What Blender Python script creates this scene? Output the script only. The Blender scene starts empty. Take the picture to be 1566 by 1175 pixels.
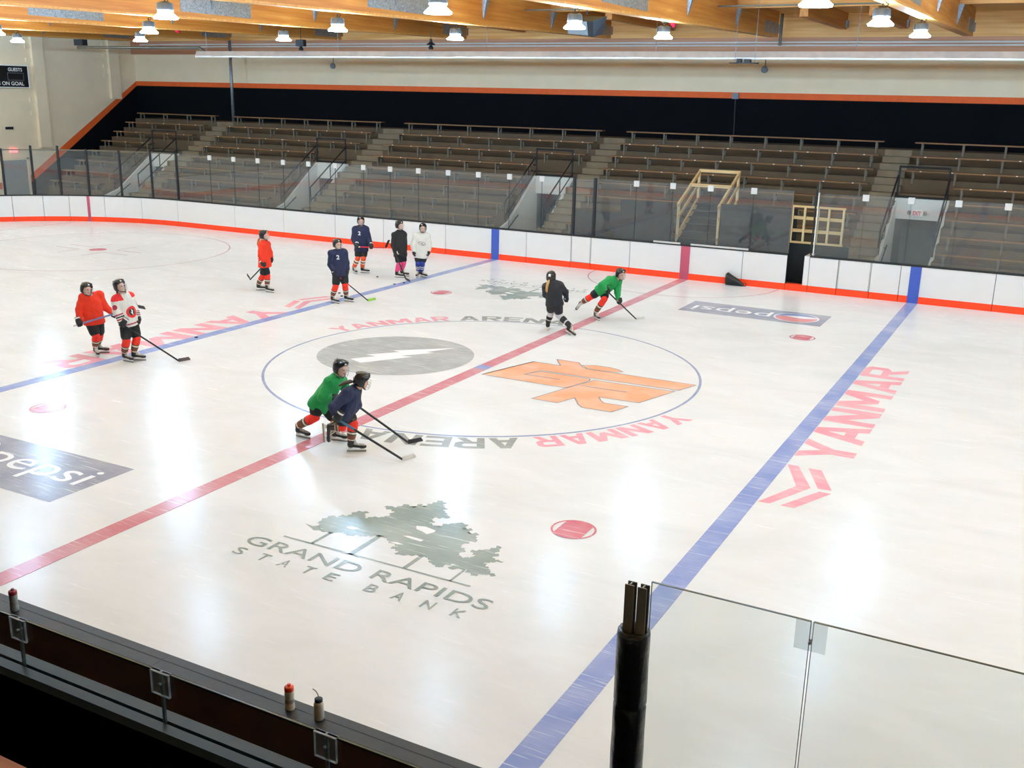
LAMP, EXPO = 142.0, 0.0
import bpy, bmesh, math, random
import numpy as np
from mathutils import Vector, Matrix
from mathutils.bvhtree import BVHTree

random.seed(7)
C = bpy.context.scene.collection
PI = math.pi

# ------------------------------------------------------------------ helpers
def lin(h):
    h = h.lstrip('#')
    out = []
    for i in (0, 2, 4):
        c = int(h[i:i+2], 16) / 255
        out.append(c / 12.92 if c <= .04045 else ((c + .055) / 1.055) ** 2.4)
    return tuple(out) + (1,)

def new_mat(name):
    m = bpy.data.materials.new(name)
    m.use_nodes = True
    nt = m.node_tree
    return m, nt, nt.nodes['Principled BSDF']

def simple(name, hexcol, rough=.6, metal=0, var=.12, scale=6, bump=0, spec=None):
    """plain material whose colour varies a little with a procedural noise"""
    m, nt, b = new_mat(name)
    c = lin(hexcol)
    tc = nt.nodes.new('ShaderNodeTexCoord')
    n = nt.nodes.new('ShaderNodeTexNoise')
    n.inputs['Scale'].default_value = scale
    n.inputs['Detail'].default_value = 4
    nt.links.new(tc.outputs['Object'], n.inputs['Vector'])
    r = nt.nodes.new('ShaderNodeValToRGB')
    r.color_ramp.elements[0].position = .3
    r.color_ramp.elements[1].position = .7
    r.color_ramp.elements[0].color = tuple(x * (1 - var) for x in c[:3]) + (1,)
    r.color_ramp.elements[1].color = tuple(min(1, x * (1 + var)) for x in c[:3]) + (1,)
    nt.links.new(n.outputs['Fac'], r.inputs['Fac'])
    nt.links.new(r.outputs['Color'], b.inputs['Base Color'])
    b.inputs['Roughness'].default_value = rough
    b.inputs['Metallic'].default_value = metal
    if spec is not None:
        b.inputs['Specular IOR Level'].default_value = spec
    if bump:
        bp = nt.nodes.new('ShaderNodeBump')
        bp.inputs['Strength'].default_value = bump
        bp.inputs['Distance'].default_value = .02
        nt.links.new(n.outputs['Fac'], bp.inputs['Height'])
        nt.links.new(bp.outputs['Normal'], b.inputs['Normal'])
    return m

def wood(name, dark, light, axis='X', scale=1.0, rough=.6):
    """long-grained wood; the grain runs along the given object axis"""
    m, nt, b = new_mat(name)
    tc = nt.nodes.new('ShaderNodeTexCoord')
    mp = nt.nodes.new('ShaderNodeMapping')
    s = {'X': (.35, 9, 9), 'Y': (9, .35, 9), 'Z': (9, 9, .35)}[axis]
    mp.inputs['Scale'].default_value = tuple(v * scale for v in s)
    n = nt.nodes.new('ShaderNodeTexNoise')
    n.inputs['Scale'].default_value = 1.6
    n.inputs['Detail'].default_value = 6
    nt.links.new(tc.outputs['Object'], mp.inputs['Vector'])
    nt.links.new(mp.outputs['Vector'], n.inputs['Vector'])
    r = nt.nodes.new('ShaderNodeValToRGB')
    r.color_ramp.elements[0].position = .32
    r.color_ramp.elements[1].position = .68
    r.color_ramp.elements[0].color = lin(dark)
    r.color_ramp.elements[1].color = lin(light)
    nt.links.new(n.outputs['Fac'], r.inputs['Fac'])
    nt.links.new(r.outputs['Color'], b.inputs['Base Color'])
    b.inputs['Roughness'].default_value = rough
    return m

def scratches(nt):
    """white skate cuts: two crossed, strongly stretched noises, thresholded"""
    tc = nt.nodes.new('ShaderNodeTexCoord')
    outs = []
    for ang, sc, lo, seed in ((25, (1.3, 30, 1), .65, 0), (-38, (1.6, 34, 1), .655, 3), (80, (1.2, 26, 1), .67, 7)):
        mp = nt.nodes.new('ShaderNodeMapping')
        mp.inputs['Rotation'].default_value = (0, 0, math.radians(ang))
        mp.inputs['Scale'].default_value = sc
        mp.inputs['Location'].default_value = (seed, seed * 2, 0)
        nt.links.new(tc.outputs['Object'], mp.inputs['Vector'])
        n = nt.nodes.new('ShaderNodeTexNoise')
        n.inputs['Scale'].default_value = 1
        n.inputs['Detail'].default_value = 3
        n.inputs['Distortion'].default_value = .6
        nt.links.new(mp.outputs['Vector'], n.inputs['Vector'])
        mr = nt.nodes.new('ShaderNodeMapRange')
        mr.inputs['From Min'].default_value = lo - .03
        mr.inputs['From Max'].default_value = lo + .08
        nt.links.new(n.outputs['Fac'], mr.inputs['Value'])
        outs.append(mr.outputs['Result'])
    a = nt.nodes.new('ShaderNodeMath'); a.operation = 'MAXIMUM'
    nt.links.new(outs[0], a.inputs[0]); nt.links.new(outs[1], a.inputs[1])
    b = nt.nodes.new('ShaderNodeMath'); b.operation = 'MAXIMUM'
    nt.links.new(a.outputs[0], b.inputs[0]); nt.links.new(outs[2], b.inputs[1])
    return tc, b.outputs[0]

ICE_ROUGH = .2
def paint(name, hexcol, wear=.55):
    """colour painted under the ice, clouded by skate cuts"""
    m, nt, b = new_mat(name)
    tc, sc = scratches(nt)
    n = nt.nodes.new('ShaderNodeTexNoise')
    n.inputs['Scale'].default_value = 1.3
    n.inputs['Detail'].default_value = 5
    nt.links.new(tc.outputs['Object'], n.inputs['Vector'])
    mul = nt.nodes.new('ShaderNodeMath'); mul.operation = 'MULTIPLY'
    mul.inputs[1].default_value = wear
    nt.links.new(sc, mul.inputs[0])
    mr = nt.nodes.new('ShaderNodeMapRange')
    mr.inputs['From Min'].default_value = .4; mr.inputs['From Max'].default_value = .75
    mr.inputs['To Max'].default_value = .22
    nt.links.new(n.outputs['Fac'], mr.inputs['Value'])
    add = nt.nodes.new('ShaderNodeMath'); add.operation = 'ADD'; add.use_clamp = True
    nt.links.new(mul.outputs[0], add.inputs[0]); nt.links.new(mr.outputs[0], add.inputs[1])
    mix = nt.nodes.new('ShaderNodeMix'); mix.data_type = 'RGBA'
    mix.inputs['A'].default_value = lin(hexcol)
    mix.inputs['B'].default_value = (.86, .87, .87, 1)
    nt.links.new(add.outputs[0], mix.inputs['Factor'])
    nt.links.new(mix.outputs['Result'], b.inputs['Base Color'])
    b.inputs['Roughness'].default_value = ICE_ROUGH
    b.inputs['IOR'].default_value = 1.21
    return m

def make_ice():
    m, nt, b = new_mat('ice')
    tc, sc = scratches(nt)
    n = nt.nodes.new('ShaderNodeTexNoise')
    n.inputs['Scale'].default_value = .55
    n.inputs['Detail'].default_value = 7
    n.inputs['Roughness'].default_value = .62
    n.inputs['Distortion'].default_value = .8
    mp = nt.nodes.new('ShaderNodeMapping'); mp.inputs['Scale'].default_value = (.8, 1.6, 1)
    mp.inputs['Rotation'].default_value = (0, 0, .3)
    nt.links.new(tc.outputs['Object'], mp.inputs['Vector'])
    nt.links.new(mp.outputs['Vector'], n.inputs['Vector'])
    r = nt.nodes.new('ShaderNodeValToRGB')
    r.color_ramp.elements[0].position = .3; r.color_ramp.elements[0].color = (.72, .73, .72, 1)
    r.color_ramp.elements[1].position = .6; r.color_ramp.elements[1].color = (.80, .805, .80, 1)
    nt.links.new(n.outputs['Fac'], r.inputs['Fac'])
    mul = nt.nodes.new('ShaderNodeMath'); mul.operation = 'MULTIPLY'; mul.inputs[1].default_value = .2
    nt.links.new(sc, mul.inputs[0])
    mix = nt.nodes.new('ShaderNodeMix'); mix.data_type = 'RGBA'
    nt.links.new(r.outputs['Color'], mix.inputs['A'])
    mix.inputs['B'].default_value = (.86, .865, .87, 1)
    nt.links.new(mul.outputs[0], mix.inputs['Factor'])
    nt.links.new(mix.outputs['Result'], b.inputs['Base Color'])
    rr = nt.nodes.new('ShaderNodeMapRange')
    rr.inputs['To Min'].default_value = ICE_ROUGH; rr.inputs['To Max'].default_value = .3
    nt.links.new(sc, rr.inputs['Value'])
    nt.links.new(rr.outputs[0], b.inputs['Roughness'])
    b.inputs['IOR'].default_value = 1.21
    bp = nt.nodes.new('ShaderNodeBump'); bp.inputs['Strength'].default_value = .035
    n2 = nt.nodes.new('ShaderNodeTexNoise'); n2.inputs['Scale'].default_value = 9; n2.inputs['Detail'].default_value = 6; n2.inputs['Roughness'].default_value = .7; n2.inputs['Distortion'].default_value = 1.5
    nt.links.new(tc.outputs['Object'], n2.inputs['Vector'])
    bp.inputs['Distance'].default_value = .03
    nt.links.new(n2.outputs['Fac'], bp.inputs['Height'])
    nt.links.new(bp.outputs['Normal'], b.inputs['Normal'])
    return m

def make_glass(name, tint=(.93, .955, .95, 1), haze=.035):
    """flat clear pane: see-through with Fresnel reflection and a little dirt haze"""
    m, nt, b = new_mat(name)
    nt.nodes.remove(b)
    out = nt.nodes['Material Output']
    tr = nt.nodes.new('ShaderNodeBsdfTransparent'); tr.inputs['Color'].default_value = tint
    gl = nt.nodes.new('ShaderNodeBsdfGlossy'); gl.inputs['Roughness'].default_value = .015
    df = nt.nodes.new('ShaderNodeBsdfDiffuse'); df.inputs['Color'].default_value = (.8, .83, .82, 1)
    fr = nt.nodes.new('ShaderNodeFresnel')      # the same reflectance on both faces of the sheet
    ge = nt.nodes.new('ShaderNodeNewGeometry')
    ir = nt.nodes.new('ShaderNodeMapRange'); ir.inputs['To Min'].default_value = 1.5; ir.inputs['To Max'].default_value = 1 / 1.5
    nt.links.new(ge.outputs['Backfacing'], ir.inputs['Value']); nt.links.new(ir.outputs[0], fr.inputs['IOR'])
    mix = nt.nodes.new('ShaderNodeMixShader')
    nt.links.new(fr.outputs[0], mix.inputs[0])
    nt.links.new(tr.outputs[0], mix.inputs[1]); nt.links.new(gl.outputs[0], mix.inputs[2])
    n = nt.nodes.new('ShaderNodeTexNoise'); n.inputs['Scale'].default_value = 3; n.inputs['Detail'].default_value = 6
    tc = nt.nodes.new('ShaderNodeTexCoord'); nt.links.new(tc.outputs['Object'], n.inputs['Vector'])
    mr = nt.nodes.new('ShaderNodeMapRange'); mr.inputs['To Min'].default_value = haze * .4; mr.inputs['To Max'].default_value = haze * 1.6
    nt.links.new(n.outputs['Fac'], mr.inputs['Value'])
    mx2 = nt.nodes.new('ShaderNodeMixShader')
    nt.links.new(mr.outputs[0], mx2.inputs[0])
    nt.links.new(mix.outputs[0], mx2.inputs[1]); nt.links.new(df.outputs[0], mx2.inputs[2])
    nt.links.new(mx2.outputs[0], out.inputs['Surface'])
    return m

def emitter(name, col, strength):
    m, nt, b = new_mat(name)
    b.inputs['Base Color'].default_value = (.9, .9, .9, 1)
    b.inputs['Emission Color'].default_value = col
    b.inputs['Emission Strength'].default_value = strength
    return m

def tag(o, label=None, cat=None, group=None, kind=None):
    if label: o['label'] = label
    if cat: o['category'] = cat
    if group: o['group'] = group
    if kind: o['kind'] = kind
    return o

def empty(name, loc, label=None, cat=None, group=None):
    o = bpy.data.objects.new(name, None)
    o.empty_display_size = .1
    C.objects.link(o)
    o.location = loc
    return tag(o, label, cat, group)

def wloc(o):
    v = Vector((0, 0, 0))
    while o is not None:
        v += o.location
        o = o.parent
    return v

class MB:
    """collects shapes in world coordinates and links them as ONE mesh object"""
    def __init__(s): s.v = []; s.f = []; s.m = []
    def add(s, vs, fs, m=0):
        b = len(s.v)
        s.v += [tuple(v) for v in vs]
        for f in fs:
            s.f.append(tuple(b + i for i in f)); s.m.append(m)
        return s
    def box(s, x0, x1, y0, y1, z0, z1, m=0):
        vs = [(x, y, z) for x in (x0, x1) for y in (y0, y1) for z in (z0, z1)]
        return s.add(vs, [(0, 1, 3, 2), (4, 6, 7, 5), (0, 4, 5, 1), (2, 3, 7, 6), (0, 2, 6, 4), (1, 5, 7, 3)], m)
    def hexa(s, p, m=0):
        """8 corners: bottom ring of four, top ring of four"""
        return s.add(p, [(3, 2, 1, 0), (4, 5, 6, 7), (0, 1, 5, 4), (1, 2, 6, 5), (2, 3, 7, 6), (3, 0, 4, 7)], m)
    def bar(s, a, b, w, h, m=0, up=(0, 0, 1)):
        a = Vector(a); b = Vector(b); d = (b - a).normalized(); up = Vector(up)
        if abs(d.dot(up)) > .98: up = Vector((0, 1, 0))
        x = d.cross(up).normalized() * w / 2; y = x.cross(d).normalized() * h / 2
        return s.hexa([a - x - y, a + x - y, a + x + y, a - x + y, b - x - y, b + x - y, b + x + y, b - x + y], m)
    def tube(s, pts, r, n=8, m=0, cap=True):
        pts = [Vector(p) for p in pts]
        rs = r if isinstance(r, (list, tuple)) else [r] * len(pts)
        rings = []; prev = None
        for i, p in enumerate(pts):
            d = (pts[min(i + 1, len(pts) - 1)] - pts[max(i - 1, 0)]).normalized()
            if prev is None:
                u = Vector((0, 0, 1)) if abs(d.z) < .9 else Vector((1, 0, 0))
                u = (u - d * u.dot(d)).normalized()
            else:
                u = (prev - d * prev.dot(d)).normalized()
            prev = u; w = d.cross(u)
            rings.append([p + (u * math.cos(2 * PI * k / n) + w * math.sin(2 * PI * k / n)) * rs[i] for k in range(n)])
        return s.rings(rings, m, cap)
    def rings(s, rings, m=0, cap=True, mats=None):
        n = len(rings[0]); b = len(s.v)
        for r in rings: s.v += [tuple(v) for v in r]
        for i in range(len(rings) - 1):
            for k in range(n):
                s.f.append((b + i * n + k, b + i * n + (k + 1) % n, b + (i + 1) * n + (k + 1) % n, b + (i + 1) * n + k))
                s.m.append(mats[i] if mats else m)
        if cap:
            s.f.append(tuple(b + k for k in reversed(range(n)))); s.m.append(mats[0] if mats else m)
            s.f.append(tuple(b + (len(rings) - 1) * n + k for k in range(n))); s.m.append(mats[-1] if mats else m)
        return s
    def lathe(s, c, prof, n=20, m=0, mats=None):
        return s.rings([[(c[0] + r * math.cos(2 * PI * k / n), c[1] + r * math.sin(2 * PI * k / n), c[2] + z) for k in range(n)] for r, z in prof], m, True, mats)
    def flat(s, pts, z, m=0):
        """one flat polygon facing up"""
        a = sum(pts[i][0] * pts[(i + 1) % len(pts)][1] - pts[(i + 1) % len(pts)][0] * pts[i][1] for i in range(len(pts)))
        if a < 0: pts = pts[::-1]
        return s.add([(p[0], p[1], z) for p in pts], [tuple(range(len(pts)))], m)
    def prism(s, pts, z0, z1, m=0):
        n = len(pts)
        a = sum(pts[i][0] * pts[(i + 1) % n][1] - pts[(i + 1) % n][0] * pts[i][1] for i in range(n))
        if a < 0: pts = pts[::-1]
        vs = [(p[0], p[1], z0) for p in pts] + [(p[0], p[1], z1) for p in pts]
        fs = [tuple(reversed(range(n))), tuple(range(n, 2 * n))] + [(i, (i + 1) % n, n + (i + 1) % n, n + i) for i in range(n)]
        return s.add(vs, fs, m)
    def ribbon(s, pts, w, z, m=0, closed=False):
        """flat strip of width w along a polyline on the ice"""
        n = len(pts)
        for i in range(n if closed else n - 1):
            a = Vector((*pts[i][:2], 0)); b = Vector((*pts[(i + 1) % n][:2], 0))
            if (b - a).length < 1e-6: continue
            d = (b - a).normalized() * w * .5; q = Vector((-d.y, d.x, 0))
            s.flat([(a - d * .6 - q)[:2], (b + d * .6 - q)[:2], (b + d * .6 + q)[:2], (a - d * .6 + q)[:2]], z, m)
        return s
    def ring(s, c, r, w, z, a0=0, a1=2 * PI, n=96, m=0):
        for i in range(n):
            t0 = a0 + (a1 - a0) * i / n; t1 = a0 + (a1 - a0) * (i + 1) / n
            s.flat([(c[0] + (r - w / 2) * math.cos(t0), c[1] + (r - w / 2) * math.sin(t0)), (c[0] + (r + w / 2) * math.cos(t0), c[1] + (r + w / 2) * math.sin(t0)),
                    (c[0] + (r + w / 2) * math.cos(t1), c[1] + (r + w / 2) * math.sin(t1)), (c[0] + (r - w / 2) * math.cos(t1), c[1] + (r - w / 2) * math.sin(t1))], z, m)
        return s
    def build(s, name, mats, parent=None, smooth=False, base=None, bevel=0):
        if not isinstance(mats, (list, tuple)): mats = [mats]
        o3 = Vector((0, 0, 0))
        if parent is not None:
            o3 = wloc(parent)
        elif base == 'floor':
            xs = [v[0] for v in s.v]; ys = [v[1] for v in s.v]; zs = [v[2] for v in s.v]
            o3 = Vector(((min(xs) + max(xs)) / 2, (min(ys) + max(ys)) / 2, min(zs)))
        elif base is not None:
            o3 = Vector(base)
        me = bpy.data.meshes.new(name)
        me.from_pydata([(v[0] - o3.x, v[1] - o3.y, v[2] - o3.z) for v in s.v], [], s.f)
        for m in mats: me.materials.append(m)
        me.polygons.foreach_set('material_index', s.m)
        if smooth: me.polygons.foreach_set('use_smooth', [True] * len(s.f))
        me.update()
        ob = bpy.data.objects.new(name, me)
        C.objects.link(ob)
        if parent is not None: ob.parent = parent
        else: ob.location = o3
        if bevel:
            bv = ob.modifiers.new('Bevel', 'BEVEL'); bv.width = bevel; bv.segments = 2; bv.limit_method = 'ANGLE'
        return ob

def copy_tree(o, parent=None):
    """a thing, its parts and their sub-parts (mesh data shared)"""
    c = o.copy(); C.objects.link(c)
    c.parent = parent
    for ch in list(o.children): copy_tree(ch, c)
    return c

_txt = {}
def text2d(s, offset=0.0, res=4, font_shear=0):
    """outline mesh of a string: (verts [(x,y)], faces), height 1 = capital height"""
    key = (s, offset, font_shear)
    if key not in _txt:
        cu = bpy.data.curves.new('t', 'FONT'); cu.body = s; cu.offset = offset; cu.shear = font_shear
        cu.resolution_u = res; cu.fill_mode = 'FRONT'
        o = bpy.data.objects.new('t', cu); C.objects.link(o)
        dg = bpy.context.evaluated_depsgraph_get(); dg.update()
        ev = o.evaluated_get(dg); me = ev.to_mesh()
        vs = [(v.co.x / .69, v.co.y / .69) for v in me.vertices]
        fs = [tuple(p.vertices) for p in me.polygons]
        ev.to_mesh_clear()
        bpy.data.objects.remove(o); bpy.data.curves.remove(cu)
        _txt[key] = (vs, fs)
    return _txt[key]

def put_text(mb, s, fn, offset=0.0, m=0, fit=None):
    """lay a string through fn(x, y) -> point, x scaled to fit[0], cap height to fit[1]"""
    vs, fs = text2d(s, offset)
    x0 = min(v[0] for v in vs); x1 = max(v[0] for v in vs)
    W_, H_ = fit
    pts = [fn((v[0] - x0) / (x1 - x0) * W_, v[1] * H_) for v in vs]
    mb.add(pts, fs, m)

GLYPH = {
 'Y': [[(0, 1), (.29, 1), (.5, .64), (.71, 1), (1, 1), (.64, .42), (.64, 0), (.36, 0), (.36, .42)]],
 'A': [[(0, 0), (.35, 1), (.5, 1), (.5, .74), (.4, .42), (.33, .2), (.27, 0)], [(1, 0), (.65, 1), (.5, 1), (.5, .74), (.6, .42), (.67, .2), (.73, 0)], [(.33, .2), (.67, .2), (.6, .42), (.4, .42)]],
 'N': [[(0, 0), (0, 1), (.3, 1), (.73, .42), (.73, 1), (1, 1), (1, 0), (.7, 0), (.27, .58), (.27, 0)]],
 'M': [[(0, 0), (0, 1), (.27, 1), (.5, .52), (.73, 1), (1, 1), (1, 0), (.78, 0), (.78, .58), (.59, .2), (.41, .2), (.22, .58), (.22, 0)]],
 'R': [[(0, 0), (0, 1), (.26, 1), (.26, 0)], [(.26, 1), (.8, 1), (.98, .88), (.98, .5), (.8, .38), (.26, .38), (.26, .56), (.66, .56), (.73, .62), (.73, .76), (.66, .82), (.26, .82)], [(.4, .38), (.7, .38), (1, 0), (.68, 0)]],
 'E': [[(0, 0), (0, 1), (1, 1), (1, .8), (.27, .8), (.27, .6), (.9, .6), (.9, .41), (.27, .41), (.27, .2), (1, .2), (1, 0)]]}
def put_glyph(mb, ch, fn, m=0):
    """heavy block letter in a unit box laid through fn(x, y)"""
    for poly in GLYPH[ch]:
        p = [fn(*q) for q in poly]
        mb.flat([q[:2] for q in p], p[0][2], m)

def word(n):
    return ['first', 'second', 'third', 'fourth', 'fifth', 'sixth', 'seventh', 'eighth', 'ninth', 'tenth', 'eleventh', 'twelfth', 'thirteenth', 'fourteenth', 'fifteenth', 'sixteenth', 'seventeenth', 'eighteenth'][n - 1]

# ------------------------------------------------------------------ materials
M = {}
M['ice'] = make_ice()
M['red_line'] = paint('red_line', '#c67c89')
M['blue_line'] = paint('blue_line', '#8797cc')
M['thin_red'] = paint('thin_red', '#c4a2a8', .3)
M['thin_blue'] = paint('thin_blue', '#8d9abd', .3)
M['dot_red'] = paint('dot_red', '#c9697a')
M['logo_pink'] = paint('logo_pink', '#eaa0ad', .5)
M['logo_grey'] = paint('logo_grey', '#959896', .5)
M['logo_green'] = paint('logo_green', '#8d9b98', .55)
M['logo_dark'] = paint('logo_dark', '#8a9895', .3)
M['logo_orange'] = paint('logo_orange', '#f8ae88', .3)
M['logo_edge'] = paint('logo_edge', '#a59a96', .2)
M['disc_grey'] = paint('disc_grey', '#a9acac', .8)
M['ad_grey'] = paint('ad_grey', '#8b8fa3', .6)
M['ad_white'] = paint('ad_white', '#f2f3f5', .2)
M['ad_blue'] = paint('ad_blue', '#7f8fc0', .3)
M['ad_red'] = paint('ad_red', '#e08a90', .3)
M['board'] = simple('board_white', '#e2dfdc', .3, var=.015, scale=2)
M['kick'] = simple('kick_orange', '#ff4310', .35, var=.04, scale=3)
M['cap'] = simple('cap_black', '#191819', .55, var=.2, scale=9)
M['mark_blue'] = simple('mark_blue', '#3d58b4', .35, var=.04)
M['mark_red'] = simple('mark_red', '#b8506a', .35, var=.04)
M['sill'] = simple('sill_grey', '#242a2a', .5, var=.15, scale=9)
M['board_back'] = simple('board_back', '#6b4636', .6, var=.25, scale=3)
M['glass'] = make_glass('rink_glass')
M['glass_near'] = make_glass('near_glass', (.955, .972, .966, 1), .004)
M['glass_edge'] = simple('glass_edge', '#3c4644', .2)
M['clip'] = simple('clip_white', '#cfccc6', .4, var=.03)
M['clip_clear'] = make_glass('clip_clear', (.86, .88, .88, 1), .03)
M['black'] = simple('black_paint', '#15161a', .55, var=.2)
M['black_wall'] = simple('black_wall', '#08090d', .9, var=.12, scale=.7, spec=.15)
M['pitch'] = simple('black_cloth', '#040404', 1, var=.2, spec=0)
M['steel'] = simple('steel', '#8a867e', .32, .9, var=.08)
M['dark_steel'] = simple('dark_steel', '#6b6557', .4, .35, var=.1)
M['galv'] = simple('galvanised', '#8f9498', .45, .6, var=.35, scale=22)
M['leg_steel'] = simple('leg_grey', '#6c6355', .6, 0, var=.1)
M['vinyl'] = simple('black_vinyl', '#0c0c0e', .3, var=.2, scale=14, bump=.5)
M['concrete'] = simple('stand_concrete', '#5b4b37', .85, var=.14, scale=1.4)
M['step_conc'] = simple('step_concrete', '#7d6f59', .85, var=.12, scale=2)
M['floor_conc'] = simple('floor_concrete', '#3c3d3e', .8, var=.15, scale=1.0)
M['seat'] = wood('bench_wood', '#4b3422', '#6f5034', 'X')
M['seat_edge'] = wood('bench_edge', '#6f4d2c', '#94693c', 'X')
M['tag_white'] = simple('tag_white', '#efece2', .4, var=.03)
M['lumber'] = wood('new_lumber', '#d9bd8b', '#ecd6a9', 'Z', 2)
M['lumber_y'] = wood('new_lumber_y', '#cfa86c', '#e6c692', 'Y', 2)
M['lumber_x'] = wood('new_lumber_x', '#d3ad72', '#e8cb96', 'X', 2)
M['beam'] = wood('glulam', '#b46c26', '#d08f40', 'Y', .7, .5)
M['deck'] = wood('deck_boards', '#e4a453', '#fccb82', 'X', .8, .55)
M['purlin'] = wood('purlin_wood', '#c08036', '#dba055', 'X', .7, .5)
M['ledger'] = wood('ledger_wood', '#b57a56', '#cc9570', 'X', .5, .6)
M['wall_beige'] = simple('wall_beige', '#efdab6', .85, var=.035, scale=1.1)
M['stripe'] = simple('wall_orange', '#ea6220', .7, var=.05)
M['white_wall'] = simple('vomitory_white', '#dedbd2', .7, var=.03)
M['grey_wall'] = simple('vomitory_grey', '#8a8c8b', .7, var=.06)
M['pipe_white'] = simple('pipe_white', '#d9d4ca', .5, var=.03)
M['reflector'] = simple('reflector', '#d8cdc2', .3, .45, var=.1, scale=3)
M['lamp_body'] = simple('lamp_body', '#2a2522', .5, .3)
M['lamp_side'] = emitter('lamp_side', (.93, .985, 1, 1), 1)
M['lamp'] = emitter('lamp_lens', (.93, .985, 1, 1), 1)
M['red'] = simple('signal_red', '#d8203a', .4)
M['grey_box'] = simple('grey_box', '#7b838a', .5)
M['score_black'] = simple('score_black', '#0d0e12', .4)
M['exit_white'] = simple('exit_white', '#ecebe6', .5, var=.02)
M['exit_red'] = simple('exit_red', '#d23a44', .5)
M['exit_lit'] = emitter('exit_lit', (1, .06, .08, 1), 1.5)
M['rubber'] = simple('rubber', '#0c0a0a', .9)
M['orange_wood'] = wood('rail_wood', '#9a5210', '#bd7420', 'X', 1)
# ------------------------------------------------------------------ the ice and its painted marks
HW, EX, RC = 12.94, 30.48, 8.5            # half width, half length, corner radius of the rink
CX, CY = EX - RC, HW - RC
BX, DX, DY = 6.91, 5.2, 6.66              # blue lines and face-off dots
def outline(off=0, n=14):
    pts = []
    for sx, sy, a0 in ((1, 1, 0), (-1, 1, PI / 2), (-1, -1, PI), (1, -1, 1.5 * PI)):
        for i in range(n + 1):
            a = a0 + PI / 2 * i / n
            pts.append((sx * CX + (RC + off) * math.cos(a), sy * CY + (RC + off) * math.sin(a)))
    return pts
ice = tag(MB().flat(outline(.0), 0).build('floor', M['ice']), 'white scratched ice sheet inside the rounded boards', 'ice rink', kind='structure')
slab = MB().box(-34.6, 34.6, -24, 22.8, -.35, -.03).build('floor', M['floor_conc'])
tag(slab, 'grey concrete floor around the ice', 'floor', kind='structure')

def mark(name, mb, mats, label=None):
    o = mb.build(name, mats, ice)
    if label: o['label'] = label
    return o
rot180 = lambda p: (-p[0], -p[1])
Z1, Z2, Z3 = .0025, .005, .0075
mark('center_line', MB().box(-.15, .15, -HW + .02, HW - .02, .0005, Z2), M['red_line'], 'red line across the middle of the ice')
mark('center_spot', MB().box(-.15, .15, -.15, .15, .003, Z3), M['blue_line'], 'blue square at the middle of the red line')
for s, w in ((-1, 'left'), (1, 'right')):
    mark('blue_line', MB().box(s * BX - .15, s * BX + .15, -HW + .02, HW - .02, .0005, Z2), M['blue_line'], 'blue line across the %s half of the ice' % w)
mark('goal_line', MB().box(-26.43, -26.38, -12.1, 12.1, .0005, Z1), M['thin_red'])
mark('center_circle', MB().ring((0, 0), 4.55, .055, Z1), M['thin_blue'], 'thin blue circle at center ice')
mark('crease', MB().ring((0, HW), 3.05, .05, Z1, PI, 2 * PI, 48), M['thin_red'], 'thin red half circle against the far boards')
for sy in (1, -1):
    c = (-19.46, sy * DY)
    mark('face_off_circle', MB().ring(c, 4.5, .05, Z1), M['thin_red'])
    mb = MB()
    for a in (1, -1):
        for b in (1, -1):
            mb.box(min(c[0] + a * .6, c[0] + a * 1.8), max(c[0] + a * .6, c[0] + a * 1.8), c[1] + b * .3 - .025, c[1] + b * .3 + .025, .0005, Z1)
            mb.box(c[0] + a * .6 - .025, c[0] + a * .6 + .025, min(c[1] + b * .3, c[1] + b * 1.2), max(c[1] + b * .3, c[1] + b * 1.2), .0005, Z1)
    mark('face_off_marks', mb, M['thin_red'])
    mark('face_off_dot', MB().flat([(c[0] + .3 * math.cos(2 * PI * k / 32), c[1] + .3 * math.sin(2 * PI * k / 32)) for k in range(32)], Z2), M['dot_red'])
for sx in (1, -1):
    for sy in (1, -1):
        c = (sx * DX, sy * DY)
        mb = MB().ring(c, .295, .03, Z2, n=40)
        pts = []
        for k in range(48):
            a = 2 * PI * k / 48
            pts.append((c[0] + max(-.2, min(.2, .28 * math.cos(a))), c[1] + .28 * math.sin(a)))
        mb.flat(pts, Z2)
        mark('face_off_dot', mb, M['dot_red'])

# round grey badge with a bolt, and the orange letter emblem
dc, dr = (-2.17, -.08), 1.73
mark('badge', MB().flat([(dc[0] + dr * math.cos(2 * PI * k / 64), dc[1] + dr * math.sin(2 * PI * k / 64)) for k in range(64)], Z1), M['disc_grey'], 'grey disc painted left of the red line')
bolt = [(-2.78, -.93), (-2.45, -.45), (-2.71, -.45), (-2.22, .14), (-2.42, .18), (-1.36, 1.14), (-1.72, .46), (-1.53, .49), (-2.01, -.12), (-1.73, -.07), (-2.4, -1.09)]
mark('badge_bolt', MB().flat(bolt, Z2), M['ad_white'], 'white lightning bolt on the grey disc')
GA = [(.26, -.5), (.69, 1.0), (.91, 1.01), (1.34, 1.01), (1.04, 1.46), (1.56, 1.47), (1.79, 1.16), (1.94, 1.06), (2.58, 1.08), (4.33, 1.1), (4.16, .55), (2.1, .45), (1.16, .44), (1.0, -.03)]
GB = [(.26, -.5), (1.0, -.03), (1.2, .36), (2.32, .37), (2.36, .23), (2.19, -.44), (2.13, -.5)]
GC = [(1.93, -1.51), (2.21, -.42), (2.4, .18), (2.43, .33), (4.12, .42), (3.79, -.68), (2.99, -.73), (3.11, -.92), (3.22, -1.04), (3.71, -1.02), (3.57, -1.5), (3.0, -1.53), (2.86, -1.4), (2.62, -1.03), (2.47, -1.5)]
GD = [(1.72, 1.3), (1.95, 1.43), (2.29, 1.45), (2.51, 1.38), (2.68, 1.26), (2.56, 1.15), (2.21, 1.1), (1.92, 1.11)]
mb = MB()
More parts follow.
